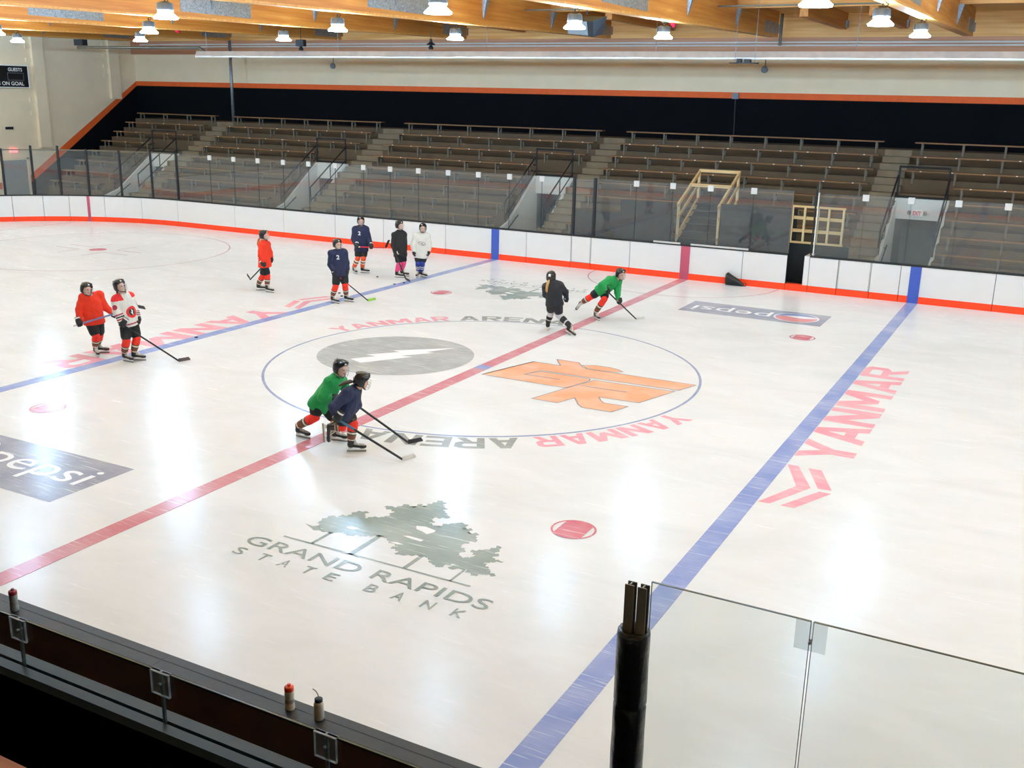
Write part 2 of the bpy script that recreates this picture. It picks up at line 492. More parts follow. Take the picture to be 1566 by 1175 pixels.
for g in (GA, GB, GC, GD): mb.flat(g, Z1)
mark('emblem', mb, M['logo_orange'], 'orange interlocked letters GR painted right of the red line')
mb = MB()
for g in (GC, GD): mb.ribbon(g, .03, Z2, closed=True)
mb.ribbon(GA[:13] + [(1.0, -.03)], .03, Z2); mb.ribbon([(1.0, -.03), (1.79, .01)], .05, Z2); mb.ribbon([(2.38, -.18), (3.32, -.13)], .05, Z2)
mb.ribbon([GB[1], GB[2], GB[3], GB[4], GB[5], GB[6], GB[0], GA[1]], .03, Z2)
mark('emblem_outline', mb, M['logo_edge'])

# tree emblem with the bank's name, near side and (turned round) far side
BR = [(2.0, -8.33), (2.15, -8.35), (2.21, -8.3), (2.28, -8.34), (2.33, -8.4), (2.25, -8.45), (2.15, -8.4)]
TREE = [(2.15,-8.22),(2.12,-8.12),(2.15,-7.95),(2.27,-7.94),(2.24,-7.85),(2.34,-7.84),(2.36,-7.64),(2.49,-7.58),(2.52,-7.73),(2.61,-7.77),(2.66,-7.7),(2.8,-7.62),(2.82,-7.51),(2.8,-7.38),(2.59,-7.33),(2.64,-7.26),(2.75,-7.25),(2.8,-7.08),(2.96,-7.15),(2.96,-6.98),(3.07,-7.06),(3.07,-6.95),(3.14,-6.73),(3.23,-6.75),(3.28,-6.9),(3.38,-6.92),(3.36,-7.01),(3.45,-7.06),(3.45,-7.14),(3.54,-7.14),(3.56,-7.21),(3.39,-7.28),(3.36,-7.36),(3.47,-7.39),(3.43,-7.48),(3.6,-7.53),(3.62,-7.44),(3.68,-7.34),(3.76,-7.34),(3.77,-7.26),(3.9,-7.25),(3.93,-7.35),(3.91,-7.42),(4.03,-7.35),(4.02,-7.51),(4.17,-7.44),(4.19,-7.53),(4.27,-7.64),(4.2,-7.71),(4.17,-7.79),(4.13,-7.87),(4.3,-7.97),(4.26,-8.08),(4.28,-8.16),(4.45,-8.14),(4.46,-8.02),(4.35,-7.94),(4.46,-7.85),(4.5,-7.85),(4.61,-7.63),(4.67,-7.75),(4.65,-7.85),(4.73,-7.87),(4.68,-7.97),(4.75,-8.01),(4.86,-8.0),(4.73,-8.09),(4.67,-8.17),(4.79,-8.26),(4.81,-8.33),(4.94,-8.37),(4.95,-8.41),(4.81,-8.4),(4.74,-8.52),(4.64,-8.48),(4.56,-8.42),(4.46,-8.47),(4.38,-8.51),(4.37,-8.45),(4.44,-8.36),(4.33,-8.38),(4.28,-8.46),(4.25,-8.54),(4.18,-8.51),(4.07,-8.49),(4.07,-8.42),(3.99,-8.38),(3.88,-8.36),(3.72,-8.46),(3.6,-8.51),(3.56,-8.41),(3.43,-8.37),(3.48,-8.28),(3.37,-8.26),(3.29,-8.22),(3.2,-8.18),(3.12,-8.15),(2.97,-8.22),(2.91,-8.27),(2.8,-8.28),(2.76,-8.34),(2.68,-8.33),(2.62,-8.3),(2.57,-8.33),(2.49,-8.33),(2.52,-8.41),(2.41,-8.4),(2.34,-8.42),(2.33,-8.34),(2.26,-8.33),(2.16,-8.24)]
def jag(p, amp, seed):
    rnd = random.Random(seed); out = []
    for i in range(len(p)):
        a, b = Vector(p[i]), Vector(p[(i + 1) % len(p)]); d = b - a; n = Vector((d.y, -d.x)).normalized() if d.length else d
        out.append(tuple(a)); k = max(1, int(d.length / .045))
        for j in range(1, k + 1):
            q = a + d * (j - .5) / k
            out.append(tuple(q - n * (amp * (.5 + rnd.random()) if j % 2 else -amp * .4)))
    return out
TREE = jag(TREE, .028, 3)
HOLES = [[(2.55, -8.16), (2.6, -8.09), (2.74, -8.1), (2.69, -8.17), (2.62, -8.18)], [(3.35, -8.0), (3.43, -7.96), (3.66, -7.97), (3.66, -8.03), (3.54, -8.03)], [(3.33, -7.64), (3.45, -7.6), (3.64, -7.64), (3.65, -7.7), (3.6, -7.8), (3.51, -7.76), (3.39, -7.73)], [(3.3, -8.24), (3.4, -8.2), (3.52, -8.22), (3.44, -8.26)]]
for turn, side in ((0, 'near'), (1, 'far')):
    q = rot180 if turn else (lambda p: p)
    mb = MB().flat([q(p) for p in TREE], Z1).flat([q(p) for p in BR], Z1)
    for a, b, w in (((2.485, -8.78), (2.49, -8.4), .05), ((3.1, -8.78), (3.1, -8.16), .075), ((3.9, -8.76), (3.9, -8.38), .06), ((4.56, -8.78), (4.56, -8.44), .035)):
        mb.ribbon([q(a), q(b)], w, Z1)
    mb.ribbon([q((2.04, -8.79)), q((4.83, -8.78))], .035, Z1)
    mark('tree_emblem', mb, M['logo_green'], 'grey-green row of pine trees painted on the %s side of the ice' % side)
    mb = MB()
    for h in HOLES: mb.flat([q(p) for p in h], Z2)
    mark('tree_gaps', mb, M['ad_white'])
    mb = MB()
    put_text(mb, 'GRAND RAPIDS', lambda x, y: (*q((1.7 + x, -9.2 + y)), Z2), .0, fit=(3.58, .24))
    mark('bank_name', mb, M['logo_dark'], 'grey words GRAND RAPIDS on the %s side' % side)
    mb = MB()
    xs = [0, .38, .72, 1.08, 1.43, 2.02, 2.4, 2.8, 3.2]
    for ch, x in zip('STATEBANK', xs):
        put_text(mb, ch, lambda u, v, x=x: (*q((1.78 + x + u, -9.5 + v)), Z2), .006, fit=(.15, .18))
    mark('bank_name', mb, M['logo_dark'], 'grey words STATE BANK on the %s side' % side)

# soft drink banner, near left and far right
for turn, side in ((0, 'near left'), (1, 'far right')):
    # banner local frame: X from its left end to its right end, Y up its letters
    if turn: f = lambda x, y: (5.3 - x, 9.68 - y)
    else: f = lambda x, y: (-5.32 + x, -9.57 + y)
    L_, H_ = 3.83, 1.51
    mark('banner', MB().flat([f(0, 0), f(L_, 0), f(L_, H_), f(0, H_)], Z1), M['ad_grey'], 'blue-grey banner painted on the %s of the ice' % side)
    mb = MB()
    put_text(mb, 'pepsi', lambda x, y: (*f(1.45 + x, .6 + y), Z2), .0, fit=(2.15, .62))
    mark('banner_word', mb, M['ad_white'], 'white word pepsi on the %s banner' % side)
    gc, gr = (.78, .74), .55
    circ = lambda a, r=gr: f(gc[0] + r * math.cos(a), gc[1] + r * math.sin(a))
    mark('banner_globe', MB().flat([circ(2 * PI * k / 40, gr * 1.08) for k in range(40)], Z2), M['ad_white'])
    up = [circ(math.radians(a)) for a in range(8, 193, 8)]
    up += [f(gc[0] - .5 + .5 * i / 8 * 2, gc[1] - .1 + .1 * math.sin(i / 8 * PI * 1.6) + .12 * i / 8) for i in range(1, 8)]
    mark('banner_globe_top', MB().flat(up, Z3), M['ad_red'], 'red top of the globe sign')
    lo = [circ(math.radians(a)) for a in range(205, 371, 8)]
    lo += [f(gc[0] + .52 - 1.0 * i / 8, gc[1] - .02 - .22 * i / 8 - .1 * math.sin(i / 8 * PI)) for i in range(1, 8)]
    mark('banner_globe_bottom', MB().flat(lo, Z3), M['ad_blue'], 'blue bottom of the globe sign')

# company name and chevrons along both blue lines
CH = [[(7.08, -2.59), (7.25, -2.58), (7.63, -3.45), (7.25, -4.37), (7.08, -4.39), (7.42, -3.48)], [(7.41, -2.6), (7.61, -2.59), (7.93, -3.4), (7.73, -3.42)], [(7.77, -3.53), (7.95, -3.53), (7.6, -4.36), (7.4, -4.37)]]
for turn, side in ((0, 'right'), (1, 'left')):
    q = rot180 if turn else (lambda p: p)
    mb = MB()
    xs = [0, 1.08, 2.2, 3.3, 4.72, 5.85]; ws = [1.02, 1.05, .98, 1.26, 1.05, .96]
    for ch, x, w in zip('YANMAR', xs, ws):
        put_glyph(mb, ch, lambda u, v, x=x, w=w: (*q((7.95 - v * .88, -2.12 + x + u * w)), Z1))
    mark('company_name', mb, M['logo_pink'], 'pink word YANMAR beside the %s blue line' % side)
    mb = MB()
    for c in CH: mb.flat([q(p) for p in c], Z1)
    mark('company_chevron', mb, M['logo_pink'], 'pink chevrons beside the %s blue line' % side)
    # arched words outside the center circle
    for txt, a0, a1, mt in (('YANMAR', 167.3, 130.0, 'logo_pink'), ('ARENA', 127.0, 94.0, 'logo_grey')):
        wid = {'M': 1.25, 'E': .88, 'R': .95}
        tot = sum(wid.get(c, 1) for c in txt) + .13 * (len(txt) - 1)
        mb = MB(); x = 0
        for c in txt:
            w = wid.get(c, 1); s0 = math.radians(a0 - (a0 - a1) * x / tot); s1 = math.radians(a0 - (a0 - a1) * (x + w) / tot)
            def fn(u, v, s0=s0, s1=s1):
                a = s0 + (s1 - s0) * u; r = 4.63 + .52 * v
                return (*q((r * math.cos(a), r * math.sin(a))), Z1)
            put_glyph(mb, c, fn); x += w + .13
        mark('arched_word', mb, M[mt], '%s word %s arched along the %s of the center circle' % ('pink' if mt == 'logo_pink' else 'grey', txt, 'near side' if turn else 'far side'))

# ------------------------------------------------------------------ dasher boards
BH = 1.1
def straight_board(x0, x1, side, label, group=None, blue=None, red=None, seam=.008, door=False):
    """side +1 far, -1 near"""
    s = side; y = s * HW
    yy = lambda a, b: (min(y + s * a, y + s * b), max(y + s * a, y + s * b))
    root = empty('dasher_board', ((x0 + x1) / 2, y + s * .05, 0), label, 'rink board', group)
    a, b = x0 + seam, x1 - seam
    MB().box(a, b, *yy(.01, .04), .2, 1.06).build('panel', M['board'], root)
    MB().box(a, b, *yy(0, .045), .0, .2).build('kick_strip', M['kick'], root)
    MB().box(x0 + .001, x1 - .001, *yy(-.005, .2), 1.06, BH).build('cap_rail', M['cap'], root)
    if s < 0: MB().box(a, b, y - .085, y - .065, BH - .01, BH + .002).build('groove', M['black'], root)
    mb = MB()
    n = max(2, int((b - a) / 1.2) + 1)
    for i in range(n):
        xx = a + .03 + (b - a - .06) * i / (n - 1)
        mb.box(xx - .03, xx + .03, *yy(.05, .18), 0, 1.055)
    mb.box(a, b, *yy(.178, .19), .0, 1.055) if s < 0 else mb.box(a, b, *yy(.045, .05), .0, 1.055)
    mb.build('frame', M['board_back'] if s < 0 else M['black'], root)
    if blue is not None: MB().box(blue - .15, blue + .15, *yy(-.004, .012), .0, 1.058).build('blue_stripe', M['mark_blue'], root)
    if red is not None: MB().box(red - .15, red + .15, *yy(-.004, .012), .0, 1.058).build('red_stripe', M['mark_red'], root)
    if door:
        mb = MB()
        for xx in (a + .02, b - .02): mb.box(xx - .006, xx + .006, *yy(.004, .012), .2, 1.055)
        mb.box(a, b, *yy(.004, .012), .2, .212)
        mb.build('door_gap', M['grey_wall'], root)
    return root
fx = [-CX, -18.87, -16.36, -13.86, -11.64, -8.95, -5.69, -4.01, -3.27, -1.89, 1.85, 3.22]
nl = len(fx) - 1
for i in range(nl):
    a, b = fx[i], fx[i + 1]
    if a < -BX < b: lb = 'white board panel carrying the vertical blue stripe left of center'
    elif a < 0 < b: lb = 'white board panel carrying the vertical red stripe at center ice'
    elif b > 3: lb = 'white board panel ending at the left edge of the open gate'
    elif a == -4.01: lb = 'narrow white board panel between the twin black glass posts'
    elif b == -1.89: lb = 'white board panel just left of the red striped panel, far side'
    elif a == -5.69: lb = 'white board panel just left of the narrow panel under the twin posts'
    else: lb = 'plain white board panel, %s one left of the blue striped panel on the far side' % word(5 - i) if i < 5 else 'white board panel'
    straight_board(a, b, 1, lb, 'far side board panels', -BX if a < -BX < b else None, 0 if a < 0 < b else None, door=(a == -4.01))
fx2 = [3.89, 4.74, 5.68, 6.5, 9.01, 11.5, 14.5, 18, CX]
lab2 = ['white board panel just right of the open gate, far side', 'white board panel with a bench door outline, second right of the gate', 'narrow white board panel just left of the blue stripe at right', 'white board panel with the vertical blue stripe at the right of the photo', 'white board panel right of the blue striped one, cut by the photo edge']
for i in range(len(fx2) - 1):
    a, b = fx2[i], fx2[i + 1]
    straight_board(a, b, 1, lab2[i] if i < 5 else 'plain white board panel beyond the right blue line, outside the photo', 'far side board panels', BX if a < BX < b else None, door=(i == 1))
nx = [-CX, -17.5, -13, -8.95, -4.5, 0, 4.4, 8.42, 12.5, 17, CX]
for i in range(len(nx) - 1):
    a, b = nx[i], nx[i + 1]
    lb = {5: 'near board in front of the bench, its black cap carrying the red-lidded bottle', 6: 'near board in front of the bench, its black cap carrying two bottles', 7: 'near board below the tall clear glass at lower right'}.get(i, 'near side board panel outside the photo')
    straight_board(a, b, -1, lb, 'near side board panels', -BX if a < -BX < b else (BX if a < BX < b else None), None)

def arc_board(a0, a1, sy, label, group, red=None):
    n = max(2, int(abs(a1 - a0) / 4)); am = math.radians((a0 + a1) / 2)
    P = lambda a, r: (-CX + r * math.cos(a), sy * (CY + r * math.sin(a)))
    root = empty('dasher_board', (*P(am, RC + .05), 0), label, 'rink board', group)
    def shell(r0, r1, z0, z1, g):
        mb = MB()
        for i in range(n):
            t0 = math.radians(a0 + g + (a1 - a0 - 2 * g) * i / n); t1 = math.radians(a0 + g + (a1 - a0 - 2 * g) * (i + 1) / n)
            q = [P(t0, r0), P(t0, r1), P(t1, r1), P(t1, r0)]
            mb.hexa([(*p, z0) for p in q] + [(*p, z1) for p in q])
        return mb
    shell(RC + .01, RC + .04, .2, 1.06, .06).build('panel', M['board'], root)
    shell(RC, RC + .045, 0, .2, .06).build('kick_strip', M['kick'], root)
    shell(RC - .005, RC + .2, 1.06, BH, 0).build('cap_rail', M['cap'], root)
    shell(RC + .045, RC + .06, 0, 1.05, .06).build('frame', M['black'], root)
    if red:
        n = 1; a0, a1 = red - .4, red + .4
        shell(RC - .004, RC + .012, 0, 1.058, 0).build('red_stripe', M['mark_red'], root)
ca = [90, 102.6, 114, 124, 131, 139, 147, 163, 180]
cl = ['white corner board where the curve begins, nearest the straight boards', 'white corner board second from where the curve begins', 'white corner board with the thin red goal line mark', 'white corner board just left of the goal line mark', 'white corner board second left of the goal line mark', 'white corner board touching the left edge of the photo']
for i in range(len(ca) - 1):
    arc_board(ca[i], ca[i + 1], 1, cl[i] if i < len(cl) else 'white corner board outside the photo at left', 'corner board panels', 118.6 if i == 2 else None)
for a, b in ((90, 135), (135, 180)): arc_board(a, b, -1, 'white corner board outside the photo at left', 'corner board panels')
root = empty('dasher_board', (-EX, 0, 0), 'white end board outside the photo at left', 'rink board', 'corner board panels')
MB().box(-EX - .04, -EX - .01, -CY, CY, .2, 1.06).build('panel', M['board'], root)
MB().box(-EX - .045, -EX, -CY, CY, 0, .2).build('kick_strip', M['kick'], root)
MB().box(-EX - .2, -EX + .005, -CY, CY, 1.06, BH).build('cap_rail', M['cap'], root)

# open gate in the far boards: its leaf stands swung out behind the opening
g = empty('gate_leaf', (3.89, HW + .1, 0), 'white edge of the open gate leaf beside the dark opening', 'gate')
MB().box(3.73, 3.885, HW + .02, HW + .74, .06, 1.08).build('leaf', M['board'], g)
MB().box(3.715, 3.73, HW + .1, HW + .7, .12, 1.0).build('leaf_frame', M['black'], g)
MB().bar((3.705, HW + .3, .8), (3.705, HW + .5, .8), .03, .03).build('latch', M['steel'], g)
tag(MB().box(3.225, 3.885, HW, HW + .2, .0, .2).build('gate_sill', M['kick'], base='floor'), 'orange kick strip running under the open gate', 'sill')

# ------------------------------------------------------------------ far glass
GT = 2.95
def pane(x0, x1, y, z0, z1, label, group, clip_l=False, clip_r=False, mat='glass', th=.012):
    root = empty('rink_glass', ((x0 + x1) / 2, y, z0), label, 'glass pane', group)
    MB().box(x0 + .006, x1 - .006, y, y + th, z0, z1).build('sheet', M[mat], root)
    mb = MB()
    for xx in (x0 + .006, x1 - .009): mb.box(xx, xx + .003, y - .001, y + th + .001, z0, z1)
    mb.box(x0 + .006, x1 - .006, y - .001, y + th + .001, z1, z1 + .004)
    mb.build('edge', M['glass_edge'], root)
    for on, xx in ((clip_l, x0), (clip_r, x1)):
        if on:
            MB().box(xx - .09, xx + .09, y - .02, y + th + .02, z1 - .17, z1 + .015).build('clip', M['clip'], root, bevel=.005)
    return root
gy = HW + .1
gx = [-21.9, -20.14, -18.87, -17.62, -16.35, -15.12, -13.85, -12.56, -11.37, -10.15, -8.9, -7.67, -6.44, -5.2, -4.0]
for i in range(len(gx) - 1):
    k = len(gx) - 1 - i
    lb = 'clear glass pane touching the left of the twin black posts' if k == 1 else 'clear glass pane, %s one left of the twin black posts on the far boards' % word(k)
    pane(gx[i], gx[i + 1], gy, BH, GT, lb, 'far side glass panes', clip_l=(i > 0), clip_r=False)
pane(-4.0, -3.25, gy, BH, GT, 'narrow clear glass pane between the twin black posts', 'far side glass panes')
gx3 = [-3.25, -1.81, -.58, .65, 2.01, 3.22]
for i in range(5):
    lb = ['just right of the twin black posts', 'second right of the twin black posts', 'above the red stripe on the boards', 'second left of the open gate gap', 'ending at the open gate gap'][i]
    pane(gx3[i], gx3[i + 1], gy, BH, GT + .03, 'clear dark-backed glass pane ' + lb, 'far side glass panes', clip_l=(i > 0))
gx4 = [3.98, 5.29, 6.54, 7.79, 9.05, 10.3, 11.6, 12.9]
for i in range(7):
    lb = ['clear glass pane with a white left edge, right of the gate gap', 'clear glass pane in front of the aisle steps right of the gate gap', 'clear glass pane in front of the EXIT sign', 'clear glass pane second right of the EXIT sign', 'clear glass pane cut by the right edge of the photo', 'clear glass pane outside the photo at right', 'clear glass pane outside the photo at right'][i]
    pane(gx4[i], gx4[i + 1], gy, BH, GT + (.03 if i else 0), lb, 'far side glass panes', clip_l=(i > 0))
tag(MB().box(3.94, 3.975, gy - .03, gy + .05, BH, GT + .02).build('glass_post', M['pipe_white'], base='floor'), 'slim white post at the right of the open gate gap', 'post')
tag(MB().box(3.86, 3.9, gy + .0, gy + .06, BH, GT + .25).build('glass_post', M['black'], base='floor'), 'thin black post between the gate gap and the white post', 'post')
for x, w in ((-4.0, 'left'), (-3.25, 'right')):
    tag(MB().box(x - .045, x + .045, gy - .04, gy + .07, BH, GT + .05).build('glass_post', M['black'], base='floor', bevel=.008), 'black glass post, %s one of the twin posts' % w, 'post', 'twin black posts')
tag(MB().box(3.188, 3.217, gy - .02, gy + .03, BH, GT + .03).build('glass_post', M['dark_steel'], base='floor'), 'thin dark edge post at the left of the open gate gap', 'post')
tag(MB().box(-1.1, -.2, gy - .09, gy - .04, BH, BH + .05).build('ledge_strip', M['clip'], base='floor'), 'short white strip on the board cap left of the red stripe', 'strip')
tag(MB().box(.15, 2.0, gy - .09, gy - .04, BH, BH + .05).build('ledge_strip', M['clip'], base='floor'), 'long white strip on the board cap right of the red stripe', 'strip')
# framed glass round the corner
ga = [90, 99, 108.8, 118.3, 126, 133, 140.5, 148]
RG = RC + .1
PG = lambda a, r=RG: (-CX + r * math.cos(math.radians(a)), CY + r * math.sin(math.radians(a)))
for i, a in enumerate(ga):
    p = PG(a); t = GT + (.16 if i in (4, 5) else .04)
    tag(MB().lathe((*p, BH), [(.05, 0), (.05, t - BH), (.03, t - BH + .01)], 10).build('glass_post', M['black'], base='floor'),
        'black glass post, %s from the right along the curved corner' % word(i + 1), 'post', 'black corner glass posts')
for i in range(len(ga) - 1):
    a0, a1 = ga[i] + .4, ga[i + 1] - .4
    root = empty('rink_glass', (*PG((a0 + a1) / 2), BH), 'black-framed clear glass pane, %s from the right along the curved corner' % word(i + 1), 'glass pane', 'corner glass panes')
    mb = MB(); rail = MB()
    for k in range(3):
        b0 = a0 + (a1 - a0) * k / 3; b1 = a0 + (a1 - a0) * (k + 1) / 3
        q = [PG(b0), PG(b0, RG + .012), PG(b1, RG + .012), PG(b1)]
        mb.hexa([(*p, BH) for p in q] + [(*p, GT - .03) for p in q])
        q = [PG(b0, RG - .02), PG(b0, RG + .03), PG(b1, RG + .03), PG(b1, RG - .02)]
        rail.hexa([(*p, GT - .03) for p in q] + [(*p, GT + .02) for p in q])
    mb.build('sheet', M['glass'], root)
    rail.build('top_rail', M['dark_steel'], root)
# ------------------------------------------------------------------ room shell
WY, WX = 22.8, -34.6
mb = MB().box(WX - .3, 34.6, WY, WY + .3, -.3, 9.2)
mb.build('wall_back', M['wall_beige'])['kind'] = 'structure'
o = MB().box(WX + .03, 34.5, WY - .03, WY, 0, 5.6).build('wall_back', M['black_wall']); tag(o, 'black painted lower part of the far wall', 'wall', kind='structure')
o = MB().box(WX + .03, 34.5, WY - .035, WY, 5.6, 5.83).build('trim_1', M['stripe']); tag(o, 'orange stripe along the far wall', 'stripe', kind='structure')
o = MB().box(WX - .3, WX, -24, WY, -.3, 9.2).build('wall_left', M['wall_beige']); o['kind'] = 'structure'
# black field and orange stripe that follow the slope of the stands on the end wall
mb = MB(); x0 = WX + .03
P = [(22.8, 5.6), (18.37, 2.6), (15.6, .85), (14.6, .2), (14.6, 0), (22.8, 0)]
mb.add([(x0, y, z) for y, z in P], [tuple(range(6))]); mb.add([(WX + .001, y, z) for y, z in P], [tuple(reversed(range(6)))])
o = mb.build('wall_left', M['black_wall']); tag(o, 'black painted slope on the end wall beside the stands', 'wall', kind='structure')
mb = MB(); Q = [(22.8, 5.83), (18.1, 2.83), (15.4, 1.05), (13.2, .95), (13.2, .7), (14.9, .7), (15.6, .85), (18.37, 2.6), (22.8, 5.6)]
mb.add([(x0 + .01, y, z) for y, z in Q], [tuple(range(9))]); mb.add([(WX + .001, y, z) for y, z in Q], [tuple(reversed(range(9)))])
o = mb.build('trim_2', M['stripe']); tag(o, 'orange stripe sloping down the end wall', 'stripe', kind='structure')
o = MB().box(34.6, 34.9, -24, WY, -.3, 9.2).build('wall_right', M['wall_beige']); o['kind'] = 'structure'
o = MB().box(WX, 34.6, -24.3, -24, -.3, 9.2).build('wall_front', M['wall_beige']); o['kind'] = 'structure'
# pilasters on the end wall
for y, lb in ((16.72, 'left'), (21.3, 'right')):
    mb = MB().box(WX, WX + .16, y - .32, y + .32, 2.55 if y < 20 else 4.9, 9)
    for i in range(8):
        z = 4.1 + i * .62 if y < 20 else 5.95 + i * .5
        if z > 7.7: break
        mb.box(WX, WX + .05, y - .62, y - .32, z, z + .2); mb.box(WX, WX + .05, y + .32, y + .6, z + .2, z + .42)
    o = mb.build('trim_3', M['wall_beige']); tag(o, 'pilaster on the end wall, %s one' % lb, 'pilaster', kind='structure')
# doorway in the end wall
d = empty('door_1', (WX, 14.9, 0)); d['kind'] = 'structure'
MB().box(WX + .005, WX + .045, 14.22, 15.55, 0, 2.02).build('door_leaf', M['grey_wall'], d)
MB().box(WX, WX + .07, 14.1, 14.22, 0, 2.12).box(WX, WX + .07, 15.55, 15.67, 0, 2.12).box(WX, WX + .07, 14.1, 15.67, 2.02, 2.12).build('door_frame', M['wall_beige'], d)
tag(MB().box(WX + .03, WX + .09, 14.7, 15.1, 2.38, 2.56).build('exit_sign', M['exit_lit'], base='floor'), 'small glowing red exit sign above the end wall doorway', 'exit sign')
tag(MB().box(WX, WX + .03, 14.62, 15.04, 3.46, 3.58).build('wall_vent', M['black'], base='floor'), 'small dark vent plate on the end wall below the scoreboard', 'vent')

# scoreboard
sb = empty('scoreboard', (WX, 14.2, 5.35), 'black scoreboard with HOME and GUESTS on the end wall', 'scoreboard')
sy0, sy1, sz0, sz1 = 12.5, 16.0, 5.42, 6.38
MB().box(WX + .02, WX + .2, sy0, sy1, sz0, sz1).build('panel', M['score_black'], sb)
mb = MB()
for a in ((sy0 - .04, sy0, sz0 - .04, sz1 + .04), (sy1, sy1 + .04, sz0 - .04, sz1 + .04), (sy0, sy1, sz0 - .04, sz0), (sy0, sy1, sz1, sz1 + .04)): mb.box(WX, WX + .23, *a)
mb.build('frame', M['tag_white'], sb)
mb = MB(); sx = WX + .203
put_text(mb, 'HOME', lambda u, v: (sx, 13.05 + u, 6.14 + v), .02, fit=(.62, .15))
put_text(mb, 'GUESTS', lambda u, v: (sx, 14.95 + u, 6.14 + v), .02, fit=(.76, .15))
put_text(mb, 'SHOTS ON GOAL', lambda u, v: (sx, 13.7 + u, 5.5 + v), .02, fit=(2.05, .16))
mb.build('lettering', M['tag_white'], sb)
mb = MB()
for a, b in ((12.95, 13.75), (14.9, 15.75)):
    mb.box(sx - .003, sx, a, b, 6.05, 6.065).box(sx - .003, sx, a, b, 5.72, 5.735).box(sx - .003, sx, a, a + .012, 5.72, 6.06).box(sx - .003, sx, b, b + .012, 5.72, 6.06)
mb.build('digit_frame', M['grey_wall'], sb)

# ------------------------------------------------------------------ stands
ZT, YT, DD, HH = 4.249, 21.0, .813, .441      # top seat height, its front edge, tread depth, rise
NR = 8
tread = lambda k: ZT - HH * k - .29
front = lambda k: YT - DD * k + .05
SEC = [(-32.75, -27.35), (-26.15, -17.35), (-16.1, -6.5), (-5.45, 4.4), (5.45, 15.3)]
AIS = [(-27.3, -26.2), (-17.3, -16.15), (-6.45, -5.5), (4.45, 5.4)]
VOM = [(-29.1, -27.6), (-19.05, -17.55), (-8.17, -6.67), (5.42, 6.92)]
VY = 18.6
XL, XR = -32.95, 15.5
ter = MB()
def spans(k):
    """x ranges of the terrace at row k, leaving the walk-in openings free"""
    if front(k) + .1 > VY: return [(XL, XR)]
    out = []; x = XL
    for a, b in VOM:
        out.append((x, a - .12)); x = b + .12
    return out + [(x, XR)]
for k in range(NR):
    y1 = front(k - 1) if k else WY - .04
    for a, b in spans(k): ter.box(a, b, front(k), y1, 0 if front(k) + .1 <= VY else max(0, tread(k) - .7), tread(k))
o = ter.build('grandstand_terrace', M['concrete'], base='floor'); tag(o, 'stepped grey-brown concrete terrace that carries the bleachers', 'grandstand')
for i, (a, b) in enumerate(AIS):
    mb = MB()
    for k in range(NR):
        if i == 3 or True:
            mb.box(a + .02, b - .02, front(k) - DD / 2, front(k) - .001, tread(k) - HH + .001, tread(k) - HH / 2)
            mb.box(a + .02, b - .02, front(k) - .012, front(k) + DD / 2 - .01, tread(k) + .001, tread(k) + .012).box(a + .02, b - .02, front(k) - .012, front(k) - .001, tread(k) - HH / 2, tread(k) + .012)
    o = mb.build('aisle_steps', M['step_conc'], base='floor')
    tag(o, 'concrete aisle steps between the %s and %s bleacher sections from the left' % (word(i + 1), word(i + 2)), 'steps', 'aisle steps')
secname = ['leftmost bleacher section', 'second bleacher section from left', 'middle bleacher section', 'fourth bleacher section from left', 'rightmost bleacher section']
def bench(x0, x1, k, label, group, dots):
    y = YT - DD * k; z = ZT - HH * k
    root = empty('bleacher_bench', ((x0 + x1) / 2, y + .15, tread(k)), label, 'bench', group)
    mb = MB().box(x0, x1, y + .02, y + .3, z - .045, z, 0).box(x0, x1, y, y + .02, z - .045, z, 1)
    if dots:
        n = int((x1 - x0) / .95)
        for i in range(n):
            xx = x0 + (i + .5) * (x1 - x0) / n
            mb.box(xx - .03, xx + .03, y - .004, y + .001, z - .035, z - .005, 2)
    mb.build('seat', [M['seat'], M['seat_edge'], M['tag_white']], root)
    n = max(2, round((x1 - x0) / 1.3)); off = .25
    for i in range(n):
        xx = x0 + off + (x1 - x0 - 2 * off) * i / (n - 1) if n > 1 else (x0 + x1) / 2
        lg = MB().box(xx - .03, xx + .03, y + .01, y + .04, z - .44, z - .045)
        lg.box(xx - .03, xx + .03, y + .24, y + .27, tread(k) + .002, z - .045)
        lg.bar((xx, y + .05, z - .08), (xx, y + .25, z - .08), .04, .04)
        lg.build('leg', M['leg_steel'], root)
for s, (a, b) in enumerate(SEC):
    for k in range(NR):
        cuts = [(a, b)]
        if YT - DD * k < VY + .4:
            va, vb = [v for v in VOM if v[0] < b and v[1] > a - .2][0] if any(v[0] < b and v[1] > a - .2 for v in VOM) else (None, None)
            if va is not None:
                cuts = [c for c in ((a, va - .2), (vb + .2, b)) if c[1] - c[0] > .8]
        if s == 3 and k >= 5: cuts = [(a, -1.25), (.65, b)]
        for c in cuts:
            wh = 'top row' if k == 0 else '%s row from the top' % word(k + 1)
            ex = '' if len(cuts) == 1 else (', left piece' if c == cuts[0] else ', right piece')
            bench(c[0], c[1], k, 'wooden bench, %s of %s%s' % (wh, secname[s], ex), 'bleacher benches', k in (1, 2, 3))

